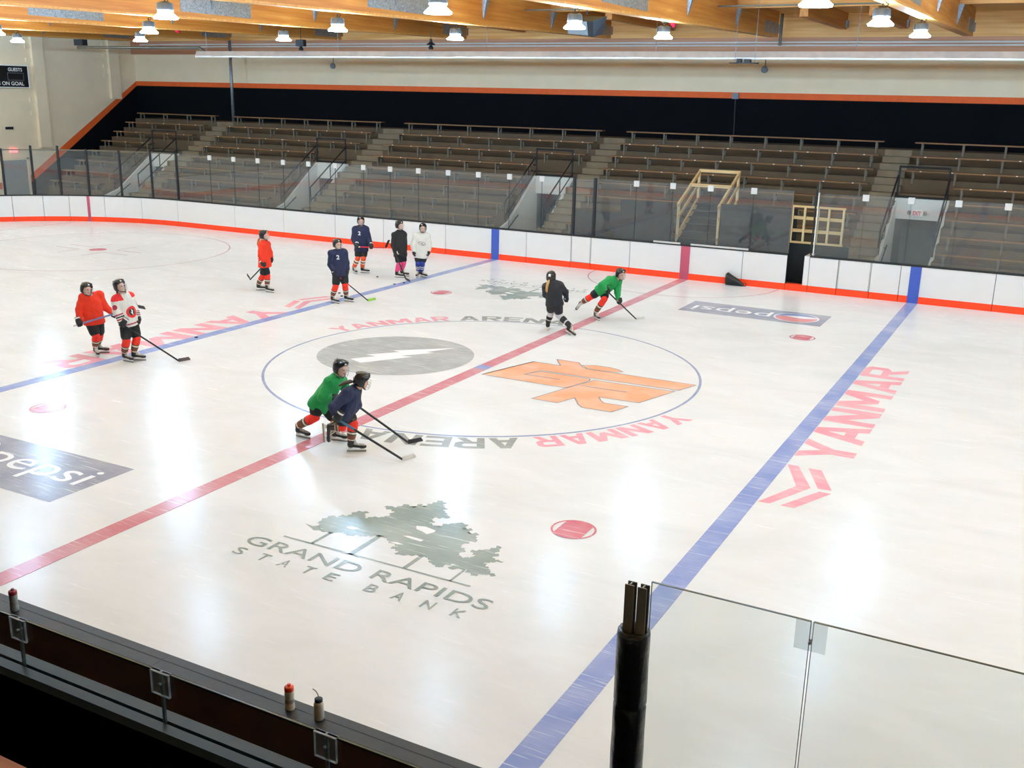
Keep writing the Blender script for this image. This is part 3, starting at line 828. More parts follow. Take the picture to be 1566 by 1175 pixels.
# walk-in openings through the stands
vn = ['leftmost', 'second from left', 'third from left', 'rightmost']
BASE = .0
for i, (a, b) in enumerate(VOM):
    v = empty('stand_entrance', ((a + b) / 2, VY, 0), 'white walled walk-in opening in the bleachers, %s' % vn[i] + (' one, with an EXIT sign' if i == 3 else ' one'), 'entrance', 'walk-in openings')
    ztop = 2.5
    MB().box(a, b, VY - .12, VY, 1.82, ztop).build('back_wall', M['white_wall'], v)
    sl = lambda y: ztop - (VY - y) * (ztop - .9) / (VY - 16.3)
    for x0, x1, nm in ((a - .12, a, 'l'), (b, b + .12, 'r')):
        mb = MB(); yf = 15.2
        pr = [(VY, 0), (VY, ztop), (VY - .06, ztop), (16.3, .9), (yf, .9 - (16.3 - yf) * .3), (yf, 0)]
        n = len(pr)
        mb.add([(x0, y, z) for y, z in pr] + [(x1, y, z) for y, z in pr], [tuple(range(n)), tuple(reversed(range(n, 2 * n)))] + [(j, n + j, n + (j + 1) % n, (j + 1) % n) for j in range(n)])
        mb.build('side_wall', M['white_wall'], v)
    # passage under the stands
    mb = MB().box(a - .1, a, VY, 20.6, 0, 1.85).box(b, b + .1, VY, 20.6, 0, 1.85).box(a, b, 20.5, 20.6, 0, 1.85)
    mb.box(a, b, VY, 20.6, 1.82, 1.85)
    mb.build('passage', M['grey_wall'], v)
    # black tube railings
    r = empty('guard_railing', ((a + b) / 2, VY, tread(3)), 'black tube railing around the %s walk-in opening' % vn[i], 'railing', 'black tube railings')
    yh = VY - .06
    hoop = MB()
    for x in (a - .03, b + .03): hoop.tube([(x, yh, ztop), (x, yh, 3.53)], .035)
    hoop.tube([(a - .05, yh, 3.53), (b + .05, yh, 3.53)], .035).tube([(a - .03, yh, 2.56), (b + .03, yh, 2.56)], .03)
    hoop.build('hoop', M['black'], r)
    for x in (a - .06, b + .06):
        mb = MB().tube([(x, yh, 3.22), (x, 16.03, 1.66), (x, 16.05, .95)], .03)
        mb.tube([(x, yh, 2.68), (x, 16.05, 1.12)], .022)
        for y in (17.4,): mb.tube([(x, y, 1.66 + (y - 16.03) * .61), (x, y, 1.12 + (y - 16.05) * .6)], .022)
        mb.build('hand_rail', M['black'], r)
    MB().tube([(a + .06, 16.9, 1.1), (a + .06, 15.9, .55)], .022).tube([(a, 16.75, 1.02), (a + .06, 16.75, 1.02)], .015).build('wall_rail', M['black'], r)
a, b = VOM[3]
e = empty('exit_sign', (6.1, VY - .12, 1.95), 'white EXIT sign with red letters on the white wall of the rightmost walk-in opening', 'exit sign')
MB().box(5.93, 6.28, VY - .18, VY - .12, 1.94, 2.15).build('sign_box', M['exit_white'], e)
mb = MB(); put_text(mb, 'EXIT', lambda u, v: (5.975 + u, VY - .183, 1.975 + v), .03, fit=(.26, .13))
mb.build('lettering', M['exit_red'], e)
for x in (5.85, 6.36):
    MB().lathe((x, VY - .18, 1.98), [(.03, 0), (.05, .04), (.05, .1), (.03, .13)], 12).build('lamp_head', M['grey_wall'], e)

# ------------------------------------------------------------------ scorer's box, lumber
o = MB().box(-3.0, -1.12, 14.7, 14.78, 0, 2.2).build('partition', M['black'], base='floor'); tag(o, 'black plywood partition left of the wooden stair', 'partition')
o = MB().box(.52, 3.0, 14.7, 14.78, 0, 2.28).build('partition', M['black'], base='floor'); tag(o, 'black plywood partition right of the wooden stair', 'partition')
o = MB().box(-4.7, -3.0, 14.72, 14.78, 0, 1.75).build('partition', M['black'], base='floor'); tag(o, 'lower black partition behind the twin black glass posts', 'partition')
o = MB().box(3.0, 4.7, 14.55, 14.62, 0, 1.22).build('partition', M['black'], base='floor'); tag(o, 'low black plywood partition behind the open gate', 'partition')
o = MB().box(-3.6, -3.2, 13.2, 14.78, 0, 1.15).build('partition', M['black'], base='floor'); tag(o, 'black end panel of the scorer box beside the twin posts', 'partition')
f = empty('stud_frame', (3.6, 14.6, 1.24), 'new pale lumber stud frame standing above the open gate', 'lumber frame')
mb = MB()
MB().box(2.85, 4.5, 14.52, 14.6, 2.36, 2.42).build('top_plate', M['lumber_x'], f)
MB().box(2.85, 4.5, 14.52, 14.6, 1.24, 1.3).build('bottom_plate', M['lumber_x'], f)
for x in (2.86, 3.24, 3.65, 3.98, 4.42): MB().box(x, x + .06, 14.52, 14.6, 1.3, 2.36).build('stud', M['lumber'], f)
for z in (1.98, 1.58): MB().box(2.9, 4.42, 14.6, 14.66, z, z + .1).build('cross_board', M['lumber_x'], f)
r = empty('wooden_stair', (-.3, 16, 0), 'new pale wooden stair with railings behind the glass at center ice', 'stair')
for x, nm in ((-1.02, 'l'), (.38, 'r')):
    MB().bar((x, 17.06, 3.12), (x, 14.9, 2.12), .07, .11).build('hand_rail', M['lumber_y'], r)
    MB().bar((x + .05, 16.9, 2.72), (x + .05, 14.9, 1.75), .05, .1).build('mid_rail', M['lumber_y'], r)
    for y, z0, z1 in ((17.0, 2.2, 3.1), (15.0, .9, 2.2)): MB().box(x - .04, x + .04, y - .04, y + .04, z0, z1).build('post', M['lumber'], r)
    MB().bar((x, 17.0, 2.1), (x, 14.95, 1.0), .05, .24).build('stringer', M['lumber_y'], r)
MB().box(-1.05, .42, 17.02, 17.1, 3.1, 3.2).build('top_rail', M['lumber_x'], r)
MB().box(-1.05, .42, 16.08, 16.16, 2.66, 2.77).build('cross_rail', M['lumber_x'], r)
MB().hexa([(-.97, 14.86, 0), (.33, 14.86, 0), (.33, 15.3, 0), (-.97, 15.3, 0), (-.97, 14.86, .95), (.33, 14.86, .95), (.33, 15.3, 1.1), (-.97, 15.3, 1.1)]).hexa([(-.97, 15.0, .96), (.33, 15.0, .96), (.33, 15.04, .94), (-.97, 15.04, .94), (-.97, 17.0, 2.02), (.33, 17.0, 2.02), (.33, 17.04, 2.0), (-.97, 17.04, 2.0)]).build('riser_panel', M['black'], r)
for i in range(6):
    y = 15.05 + i * .33; z = 1.0 + i * .2
    MB().box(-1.0, .36, y, y + .27, z, z + .04).build('step', M['black'], r)

# ------------------------------------------------------------------ roof
bz = lambda y: 7.455 + .0165 * y
o = MB().box(WX - .3, 34.9, -24.3, WY + .3, 8.7, 8.85).build('ceiling', M['deck']); o['kind'] = 'structure'
o = MB().box(WX, 34.6, WY - .12, WY, 7.85, 8.7).build('trim_4', M['deck']); tag(o, 'wooden boarding on top of the far wall', 'boarding', kind='structure')
o = MB().box(WX, 34.6, WY - .2, WY, 7.2, 7.86).build('ledger_beam', M['ledger'], base='floor'); tag(o, 'reddish brown ledger beam along the top of the far wall', 'beam')
BXS = [-33.3, -26.7, -20, -13.35, -6.67, 0, 6.65, 13.3, 20, 26.7]
bn = {-33.3: 'beside the end wall', -26.7: 'over the left bleachers, meeting the grey pole', -20: 'third from the end wall', -13.35: 'fourth from the end wall', -6.67: 'left of the grey speaker', 0: 'carrying the red beacon near center', 6.65: 'at the right of the photo'}
for x in BXS:
    vis = x in bn
    bm = empty('roof_beam', (x, 0, 7.46), 'deep golden glulam roof beam ' + (bn[x] if vis else 'outside the photo at right'), 'roof beam', 'roof beams')
    p = [(x - .15, -23.9, bz(-23.9)), (x + .15, -23.9, bz(-23.9)), (x + .15, 21.5, bz(21.5)), (x - .15, 21.5, bz(21.5))]
    t = [(q[0], q[1], 8.7) for q in p]
    MB().hexa(p + t).build('timber', M['beam'], bm)
    MB().hexa([(x - .16, -23.9, bz(-23.9) - .004), (x + .16, -23.9, bz(-23.9) - .004), (x + .16, 21.5, bz(21.5) - .004), (x - .16, 21.5, bz(21.5) - .004),
               (x - .16, -23.9, bz(-23.9) + .05), (x + .16, -23.9, bz(-23.9) + .05), (x + .16, 21.5, bz(21.5) + .05), (x - .16, 21.5, bz(21.5) + .05)]).build('bottom_lamination', M['purlin'], bm)
    mb = MB()
    for s in (1, -1): mb.box(x + s * .155 - .006, x + s * .155 + .006, 5.1, 8.1, 7.72, 8.2).box(x + s * .155 - .006, x + s * .155 + .006, -8.1, -5.1, 7.6, 8.1)
    mb.build('splice_plate', M['galv'], bm)
    mb = MB()
    for s in (1, -1): mb.box(x + s * .155 - .006, x + s * .155 + .006, 19.6, 21.3, 7.9, 8.3)
    mb.box(x - .2, x + .2, 21.5, 21.56, 7.95, 8.25)
    mb.build('end_plate', M['galv'], bm)
    for y in (1.6, 6.4, 11.25, 16.1):
        for s in (1, -1):
            xx = x + s * .15
            h = MB()
            h.hexa([(xx, y - .03, 7.85), (xx + s * .02, y - .03, 7.85), (xx + s * .02, y + .03, 7.85), (xx, y + .03, 7.85), (xx, y - .1, 8.4), (xx + s * .16, y - .1, 8.4), (xx + s * .16, y + .1, 8.4), (xx, y + .1, 8.4)] if s > 0 else
                   [(xx - .02, y - .03, 7.85), (xx, y - .03, 7.85), (xx, y + .03, 7.85), (xx - .02, y + .03, 7.85), (xx - .16, y - .1, 8.4), (xx, y - .1, 8.4), (xx, y + .1, 8.4), (xx - .16, y + .1, 8.4)])
            h.build('purlin_hanger', M['galv'], bm)
bay = ['next to the end wall', 'above the leftmost bleachers', 'left of center, second bay', 'left of center, third bay', 'left of the speaker', 'over the center red line', 'right of center']
for i in range(8):
    x0, x1 = BXS[i] + .16, BXS[i + 1] - .16
    bl = '%s roof bay from the end wall' % word(i + 1)
    for j, y in enumerate((1.6, 6.4, 11.25, 16.1)):
        o = MB().box(x0, x1, y - .09, y + .09, 8.4, 8.697).build('cross_purlin', M['purlin'], base='floor'); tag(o, 'cross purlin, %s from the far wall, in %s' % (word(4 - j), bl), 'purlin', 'cross purlins')
    for j in (1, 2):
        x = x0 + (x1 - x0) * j / 3
        jt = empty('roof_joist', (x, 19.4, 8.13), 'short golden joist, %s one of two in %s' % ('left' if j == 1 else 'right', bl), 'joist', 'roof joists')
        MB().box(x - .13, x + .13, 16.2, WY - .21, 8.13, 8.697).build('timber', M['beam'], jt)
        MB().box(x + .13, x + .2, WY - .5, WY - .3, 8.18, 8.42).build('bracket', M['galv'], jt)

# lamps: four rows under every beam
lamp = empty('hanging_lamp', (0, 0, 7), 'lamp', 'lamp', 'high bay lamps')
lens = MB().lathe((0, 0, 7.1), [(.12, .14), (.25, .025), (.24, 0)], 24, mats=[1, 0, 0]).build('lens', [M['lamp'], M['lamp_side']], lamp, smooth=False)
MB().lathe((0, 0, 7.25), [(.165, 0), (.175, .03), (.165, .16), (.1, .19)], 20).build('housing', M['lamp_body'], lamp)
MB().tube([(0, 0, 7.42), (0, 0, 7.52)], .018).tube([(.05, 0, 7.44), (.11, 0, 7.5), (.04, 0, 7.55)], .01).build('hook', M['lamp_body'], lamp)
first = True
lx = {-26.7: 'second', -20: 'third', -13.35: 'fourth', -6.67: 'fifth', 0: 'sixth', 6.65: 'seventh'}
for x in (-33.2, -26.7, -20, -13.35, -6.67, 0, 6.65, 13.3, 20, 26.7):
    for y in (9.8, 4.0, -1.8, -7.6):
        if x < -30 and y < 8: continue
        o = lamp if first else copy_tree(lamp); first = False
        o.location = (x, y, bz(y) - .575)
        seen = x in lx and (y > 0 or x == -6.67 and y > -2)
        rw = {9.8: 'row nearest the far wall', 4.0: 'second row from the far wall', -1.8: 'third row from the far wall'}.get(y, '')
        o['label'] = ('glowing high-bay lamp, %s, under %s beam from end wall' % (rw, lx[x])) if seen else 'glowing white high-bay lamp hanging outside the photo'
        o['group'] = 'high bay lamps in view' if seen else 'high bay lamps outside the photo'

# radiant heater, conduits, pole and small fittings under the roof
h = empty('radiant_heater', (-8, 16.2, 6.83), 'long silver tube heater with polished reflector hanging over the stands', 'heater')
hy = 16.2
mb = MB(); pr = [(hy - .2, 6.84), (hy - .2, 6.88), (hy - .1, 7.08), (hy + .1, 7.08), (hy + .2, 6.88), (hy + .2, 6.84)]
X0, X1 = -23.5, 16
mb.add([(X0, y, z) for y, z in pr] + [(X1, y, z) for y, z in pr], [tuple(range(6)), tuple(reversed(range(6, 12)))] + [(j, 6 + j, 7 + j, 1 + j) for j in range(5)])
mb.build('reflector', M['reflector'], h)
mb = MB()
for i in range(15):
    xa = X0 + .02 + i * 2.63; mb.box(xa, xa + 2.58, hy - .215, hy - .2, 6.825, 6.868)
mb.build('reflector_lip', M['pipe_white'], h)
MB().tube([(-31, hy, 7.25), (-23.4, hy, 7.22), (-23.0, hy, 7.0), (16, hy, 6.98)], .06, 10).build('burner_tube', M['dark_steel'], h)
MB().box(-31.05, -30.5, hy - .15, hy + .15, 7.33, 7.6).build('burner_box', M['black'], h)
mb = MB()
for x in (-23, -16, -9.2, -2.6, 4, 10.5): mb.tube([(x, hy, 7.08), (x, hy, 8.69)], .008, 5)
mb.build('hanger_wire', M['galv'], h)
for z, w in ((7.68, 'upper'), (7.57, 'lower')):
    tag(MB().tube([(-33.8, 22.5, z), (16, 22.5, z)], .035, 8).build('conduit', M['pipe_white'], base='floor'), '%s of two long white pipes in front of the ledger beam' % w, 'pipe', 'white pipes')
tag(MB().tube([(-26.8, 21.7, tread(0)), (-26.8, 21.7, bz(21) + .02)], .075, 14).build('support_pole', M['galv'], base='floor', smooth=True), 'grey steel pole rising from the top of the left aisle to a roof beam', 'pole')
tag(MB().tube([(.05, 22.3, 7.55), (.05, 22.3, 8.69)], .06, 10).build('hanging_pipe', M['dark_steel'], base='floor'), 'short vertical pipe dropping from the roof to the white pipes', 'pipe')
tag(MB().tube([(-6.5, 14, 8.3), (6.5, 14, 8.3)], .025, 6).build('sprinkler_pipe', M['dark_steel'], base='floor'), 'thin dark pipe under the roof deck over the center', 'pipe')
cb = empty('junction_box', (-1.64, WY - .1, 5.6), 'small grey box on the orange wall stripe with a conduit below', 'electrical box')
MB().box(-1.75, -1.5, WY - .13, WY - .03, 5.58, 5.8).build('box', M['grey_box'], cb)
MB().tube([(-1.62, WY - .06, 5.58), (-1.58, WY - .06, 4.2)], .025, 6).build('conduit', M['black'], cb)
sp = empty('hanging_loudspeaker', (-2.5, 10, 7.15), 'grey-fronted black loudspeaker hanging under the roof', 'loudspeaker')
MB().hexa([(-2.95, 9.9, 7.3), (-2.15, 9.9, 7.2), (-2.15, 10.5, 7.3), (-2.95, 10.5, 7.4), (-2.95, 9.75, 7.62), (-2.1, 9.75, 7.62), (-2.0, 10.5, 7.8), (-2.95, 10.5, 7.8)]).build('cabinet', M['black'], sp)
MB().hexa([(-2.93, 9.88, 7.3), (-2.3, 9.88, 7.24), (-2.3, 9.9, 7.24), (-2.93, 9.9, 7.3), (-2.93, 9.73, 7.61), (-2.3, 9.73, 7.61), (-2.3, 9.75, 7.61), (-2.93, 9.75, 7.61)]).build('front', M['grey_box'], sp)
MB().tube([(-2.5, 10.2, 7.8), (-2.5, 10.2, 8.69)], .02, 6).build('bracket', M['black'], sp)
for x, y, z, lb in ((-.55, 12, 7.78, 'red beacon on the roof beam right of the loudspeaker'), (-21.6, 13.2, 7.85, 'red beacon under the roof at the upper left')):
    bc = empty('beacon', (x, y, z - .15), lb, 'beacon', 'red beacons')
    MB().rings([[(x - .12 + d, y + r * math.cos(2 * PI * k / 14), z - d * .3 + r * math.sin(2 * PI * k / 14)) for k in range(14)] for d, r in ((-.1, .05), (.02, .07), (.1, .14), (.16, .17), (.2, .12))]).build('lens', M['red'], bc, smooth=True)
    MB().box(x - .3, x - .16, y - .1, y + .1, z - .08, z + .2).build('mount', M['dark_steel'], bc)
for x, y, z, lb in ((-17.7, 16.0, 7.36, 'black wall camera on the heater line left of center'), (-11.5, 16.0, 7.4, 'small black fitting above the heater, left of center')):
    cm = empty('camera_unit', (x, y, z - .2), lb, 'camera')
    MB().box(x - .2, x + .2, y - .1, y + .1, z - .1, z + .16).build('body', M['black'], cm, bevel=.02) if x < -15 else MB().lathe((x, y, z - .1), [(.17, 0), (.16, .03), (.06, .1), (.05, .22)], 12).build('body', M['black'], cm)
    MB().lathe((x, y, z - .26), [(.08, 0), (.1, .06), (.04, .16)], 12).build('mount', M['black'], cm)
    MB().tube([(x, y, z + .1), (x, y, 8.69)], .012, 6).build('stem', M['black'], cm)
ap = empty('antenna_shelf', (.6, 15.76, 6.7), 'black shelf with two small boxes hanging below the heater near center', 'shelf')
MB().box(.15, 1.05, 15.62, 15.9, 6.69, 6.72).build('shelf', M['black'], ap)
MB().box(.38, .52, 15.66, 15.86, 6.72, 6.84).box(.62, .82, 15.66, 15.86, 6.72, 6.82).build('box', M['black'], ap)
MB().tube([(.3, 15.76, 6.72), (.3, 15.76, 8.69)], .008, 5).tube([(.95, 15.76, 6.72), (.95, 15.76, 8.69)], .008, 5).build('wire', M['galv'], ap)
for x, lb in ((-21.0, 'small round grey device hanging below the heater at left'), (-.45, 'small round grey device hanging below the heater near center')):
    dv = empty('hanging_device', (x, 22.3, 6.55), lb, 'device', 'round hanging devices')
    MB().rings([[(x + r * math.cos(2 * PI * k / 14), 22.3 + d, 6.68 + r * math.sin(2 * PI * k / 14)) for k in range(14)] for d, r in ((-.06, .1), (-.04, .13), (.05, .13))]).build('disc', M['grey_box'], dv)
    MB().tube([(x, 22.35, 6.8), (x, 22.35, 7.25)], .02, 6).build('stem', M['grey_box'], dv)

# ------------------------------------------------------------------ near side: players' bench, glass, post
SY, SZ = -14.68, 2.13
o = MB().box(-6, 8.3, -14.765, -14.6, .0, SZ - .06).build('bench_back_wall', M['pitch'], base='floor'); tag(o, 'black wall behind the near bench', 'wall')
s = empty('glass_sill', (2, SY, SZ - .12), 'dark grey double sill that holds the short bench glass', 'sill')
MB().box(-6, 8.3, -14.675, -14.598, SZ - .06, SZ).build('inner_sill', M['sill'], s)
MB().box(-6, 8.3, -14.767, -14.7, SZ - .06, SZ + .0).build('outer_sill', M['sill'], s)
o = MB().box(-6, 8.3, -14.6, -13.14, .0, .25).build('bench_floor', M['rubber'], base='floor'); tag(o, 'dark rubber floor of the near bench area', 'floor')
pb = empty('players_bench', (2, -14.2, .25), 'long brown wooden players bench behind the near boards', 'bench')
MB().box(-6, 8.2, -14.4, -14.05, .66, .71).build('seat', M['seat'], pb)
mb = MB()
for i in range(8): mb.box(-5.5 + i * 1.9, -5.42 + i * 1.9, -14.36, -14.1, .25, .66)
mb.build('support', M['black'], pb)
cx = [3.45, 5.07, 6.27, 7.43, 8.28]
zt = 2.45
for i in range(4):
    lb = ['short clear bench glass pane at the left edge of the photo', 'short clear bench glass pane between the first and second clips', 'short clear bench glass pane between the second and third clips', 'short clear bench glass pane right of the third clip'][i]
    pane(cx[i], cx[i + 1], -14.692, SZ - .05, zt, lb, 'bench glass panes', mat='glass_near')
for i, x in enumerate(cx[1:4]):
    c = empty('glass_clip', (x, -14.692, zt - .14), 'clear plastic glass clip, %s of three along the bench glass' % ('leftmost', 'middle', 'rightmost')[i], 'clip', 'bench glass clips')
    y = -14.692
    MB().box(x - .07, x + .07, y - .012, y - .002, zt - .14, zt + .005).build('plate', M['clip_clear'], c)
    mb = MB()
    for d in (-.07, .0675): mb.box(x + d, x + d + .0025, y - .014, y, zt - .14, zt + .005)
    mb.box(x - .07, x + .07, y - .014, y, zt - .1425, zt - .14).box(x - .072, x + .072, y - .014, y + .016, zt, zt + .004)
    mb.build('rim', M['galv'], c)
    MB().tube([(x, y - .02, zt - .07), (x, y + .02, zt - .07)], .008, 8).build('screw', M['steel'], c)
    MB().box(x - .006, x + .006, y - .004, y + .016, SZ - .02, zt - .01).build('joint', M['steel'], c)
# tall glass at lower right
ty = -13.03
pane(8.53, 9.47, ty, BH, 2.86, 'tall clear glass pane beside the black padded post, lower right', 'tall near glass', mat='glass_near')
pane(9.47, 11.2, ty, BH, 2.86, 'tall clear glass pane cut by the lower right photo corner', 'tall near glass', mat='glass_near')
c = empty('glass_clip', (9.47, ty, 2.68), 'square grey-clear clip joining the two tall panes at lower right', 'clip')
MB().box(9.385, 9.475, ty - .012, ty - .002, 2.69, 2.868).box(9.478, 9.555, ty - .012, ty - .002, 2.69, 2.868).build('plate', M['clip_clear'], c)
MB().tube([(9.47, ty - .02, 2.74), (9.47, ty + .02, 2.74)], .009, 8).build('screw', M['dark_steel'], c)
p = empty('padded_post', (8.44, -13.03, BH), 'black vinyl padded post with two bare steel channels on top', 'post')
n = 28; rg = []
for i, (z, r) in enumerate(((BH, .1), (1.4, .1), (1.7, .101), (1.9, .1), (2.02, .1), (2.03, .095), (2.045, .101), (2.3, .1), (2.42, .099), (2.5, .1), (2.53, .095), (2.53, .075), (2.45, .07))):
    rg.append([(8.445 + (r + .003 * math.sin(k * 2.3 + z * 9)) * math.cos(2 * PI * k / n), -13.03 + (r + .003 * math.sin(k * 1.7 + z * 7)) * math.sin(2 * PI * k / n), z) for k in range(n)])
MB().rings(rg).build('padding', M['vinyl'], p, smooth=True)
for x in (8.415, 8.495):
    mb = MB()   # an H-shaped channel
    mb.box(x - .029, x + .029, -13.07, -13.06, 2.0, 2.83).box(x - .029, x + .029, -13.02, -13.01, 2.0, 2.83).box(x - .006, x + .006, -13.06, -13.02, 2.0, 2.83)
    mb.build('channel', M['dark_steel'], p, bevel=.003)
# the spectators' side in front of the camera
o = MB().box(-6, 9.5, -17.2, -14.77, 0, 1.6).build('walkway', M['pitch'], base='floor'); tag(o, 'black walkway in front of the near stand', 'walkway')
o = MB().box(2, 8.8, -16.55, -16.25, 3.15, 3.21).build('stand_rail', M['orange_wood'], base='floor'); tag(o, 'orange-brown wooden rail at the lower left corner', 'rail')
mb = MB()
for x in (2.4, 5.2, 8.0): mb.box(x, x + .06, -16.5, -16.3, 1.6, 3.15)
mb.build('post', M['black'], o)

# water bottles on the near board cap
def bottle(loc, kind, label):
    r = empty('water_bottle', loc, label, 'bottle')
    x, y, z = loc
    if kind == 'straw':
        MB().lathe(loc, [(.036, 0), (.038, .01), (.038, .125), (.034, .14), (.026, .147)], 20).build('flask', M['bottle_white'], r, smooth=True)
        MB().lathe((x, y, z + .147), [(.03, 0), (.03, .022), (.022, .026)], 20).build('lid', M['black'], r)
        MB().tube([(x, y, z + .17), (x - .003, y, z + .2), (x - .02, y, z + .225), (x - .05, y, z + .235)], .005, 8).build('straw', M['bottle_white'], r)
    else:
        MB().lathe(loc, [(.036, 0), (.038, .01), (.036, .05), (.031, .085), (.036, .115), (.036, .15), (.03, .16)], 20).build('flask', M['bottle_grey' if kind == 'dark' else 'bottle_white'], r, smooth=True)
        MB().lathe((x, y, z + .158), [(.036, 0), (.036, .03), (.031, .036), (.014, .04), (.012, .055)], 20).build('lid', M['lid_red' if kind == 'dark' else 'lid_orange'], r)
        MB().lathe((x, y, z + .06), [(.0365, 0), (.034, .03)], 20).build('band', M['grey_wall'], r)
M['bottle_white'] = simple('bottle_white', '#c9c4b4', .35, var=.05)
M['bottle_grey'] = simple('bottle_grey', '#8f9a96', .35, var=.3, scale=20)
M['lid_red'] = simple('lid_red', '#8e2a38', .4)
M['lid_orange'] = simple('lid_orange', '#e5481c', .4)
bottle((2.66, -13.08, BH), 'dark', 'grey bottle with dark red lid on the board cap at the left photo edge')
bottle((5.75, -13.045, BH), 'orange', 'pale bottle with orange lid on the near board cap')
bottle((6.02, -13.035, BH), 'straw', 'white bottle with black lid and bent straw on the near board cap')
# pucks and the black bag
M['puck'] = simple('puck_rubber', '#141416', .6)
for x, y, lb in ((-8.2, 7.71, 'black puck on the ice right of the player with a red stick'), (-7.03, 6.94, 'black puck on the far blue line, left of the pair'), (-6.93, 7.3, 'black puck on the far blue line beside the black-jersey player stick'), (-7.53, 4.9, 'black puck between the legs of the navy player with the green blade, farther one'), (-7.2, 4.58, 'black puck between the legs of the navy player with the green blade, nearer one'), (-6.93, -1.28, 'black puck alone on the near part of the left blue line')):
    tag(MB().lathe((x, y, .003), [(.036, 0), (.038, .003), (.038, .022), (.036, .0254)], 16).build('puck', M['puck'], base='floor'), lb, 'puck', 'pucks')
bg = empty('puck_bag', (1.75, 12.75, 0), 'black wedge-shaped puck bag lying against the far boards', 'bag')
bx, by = 1.72, 12.78
MB().rings([[(bx + d, by + w * math.cos(a) * 1.0, h * .5 + h * .5 * math.sin(a)) for a in [2 * PI * k / 14 for k in range(14)]] for d, w, h in ((-.3, .1, .36), (-.24, .15, .4), (-.1, .14, .32), (.08, .1, .22), (.2, .06, .13), (.27, .035, .08))]).build('sack', M['vinyl'], bg, smooth=True)
MB().tube([(bx + .31 + .045 * math.cos(2 * PI * k / 12), by, .06 + .045 * math.sin(2 * PI * k / 12)) for k in range(13)], .012, 6).build('drawstring_ring', M['black'], bg)
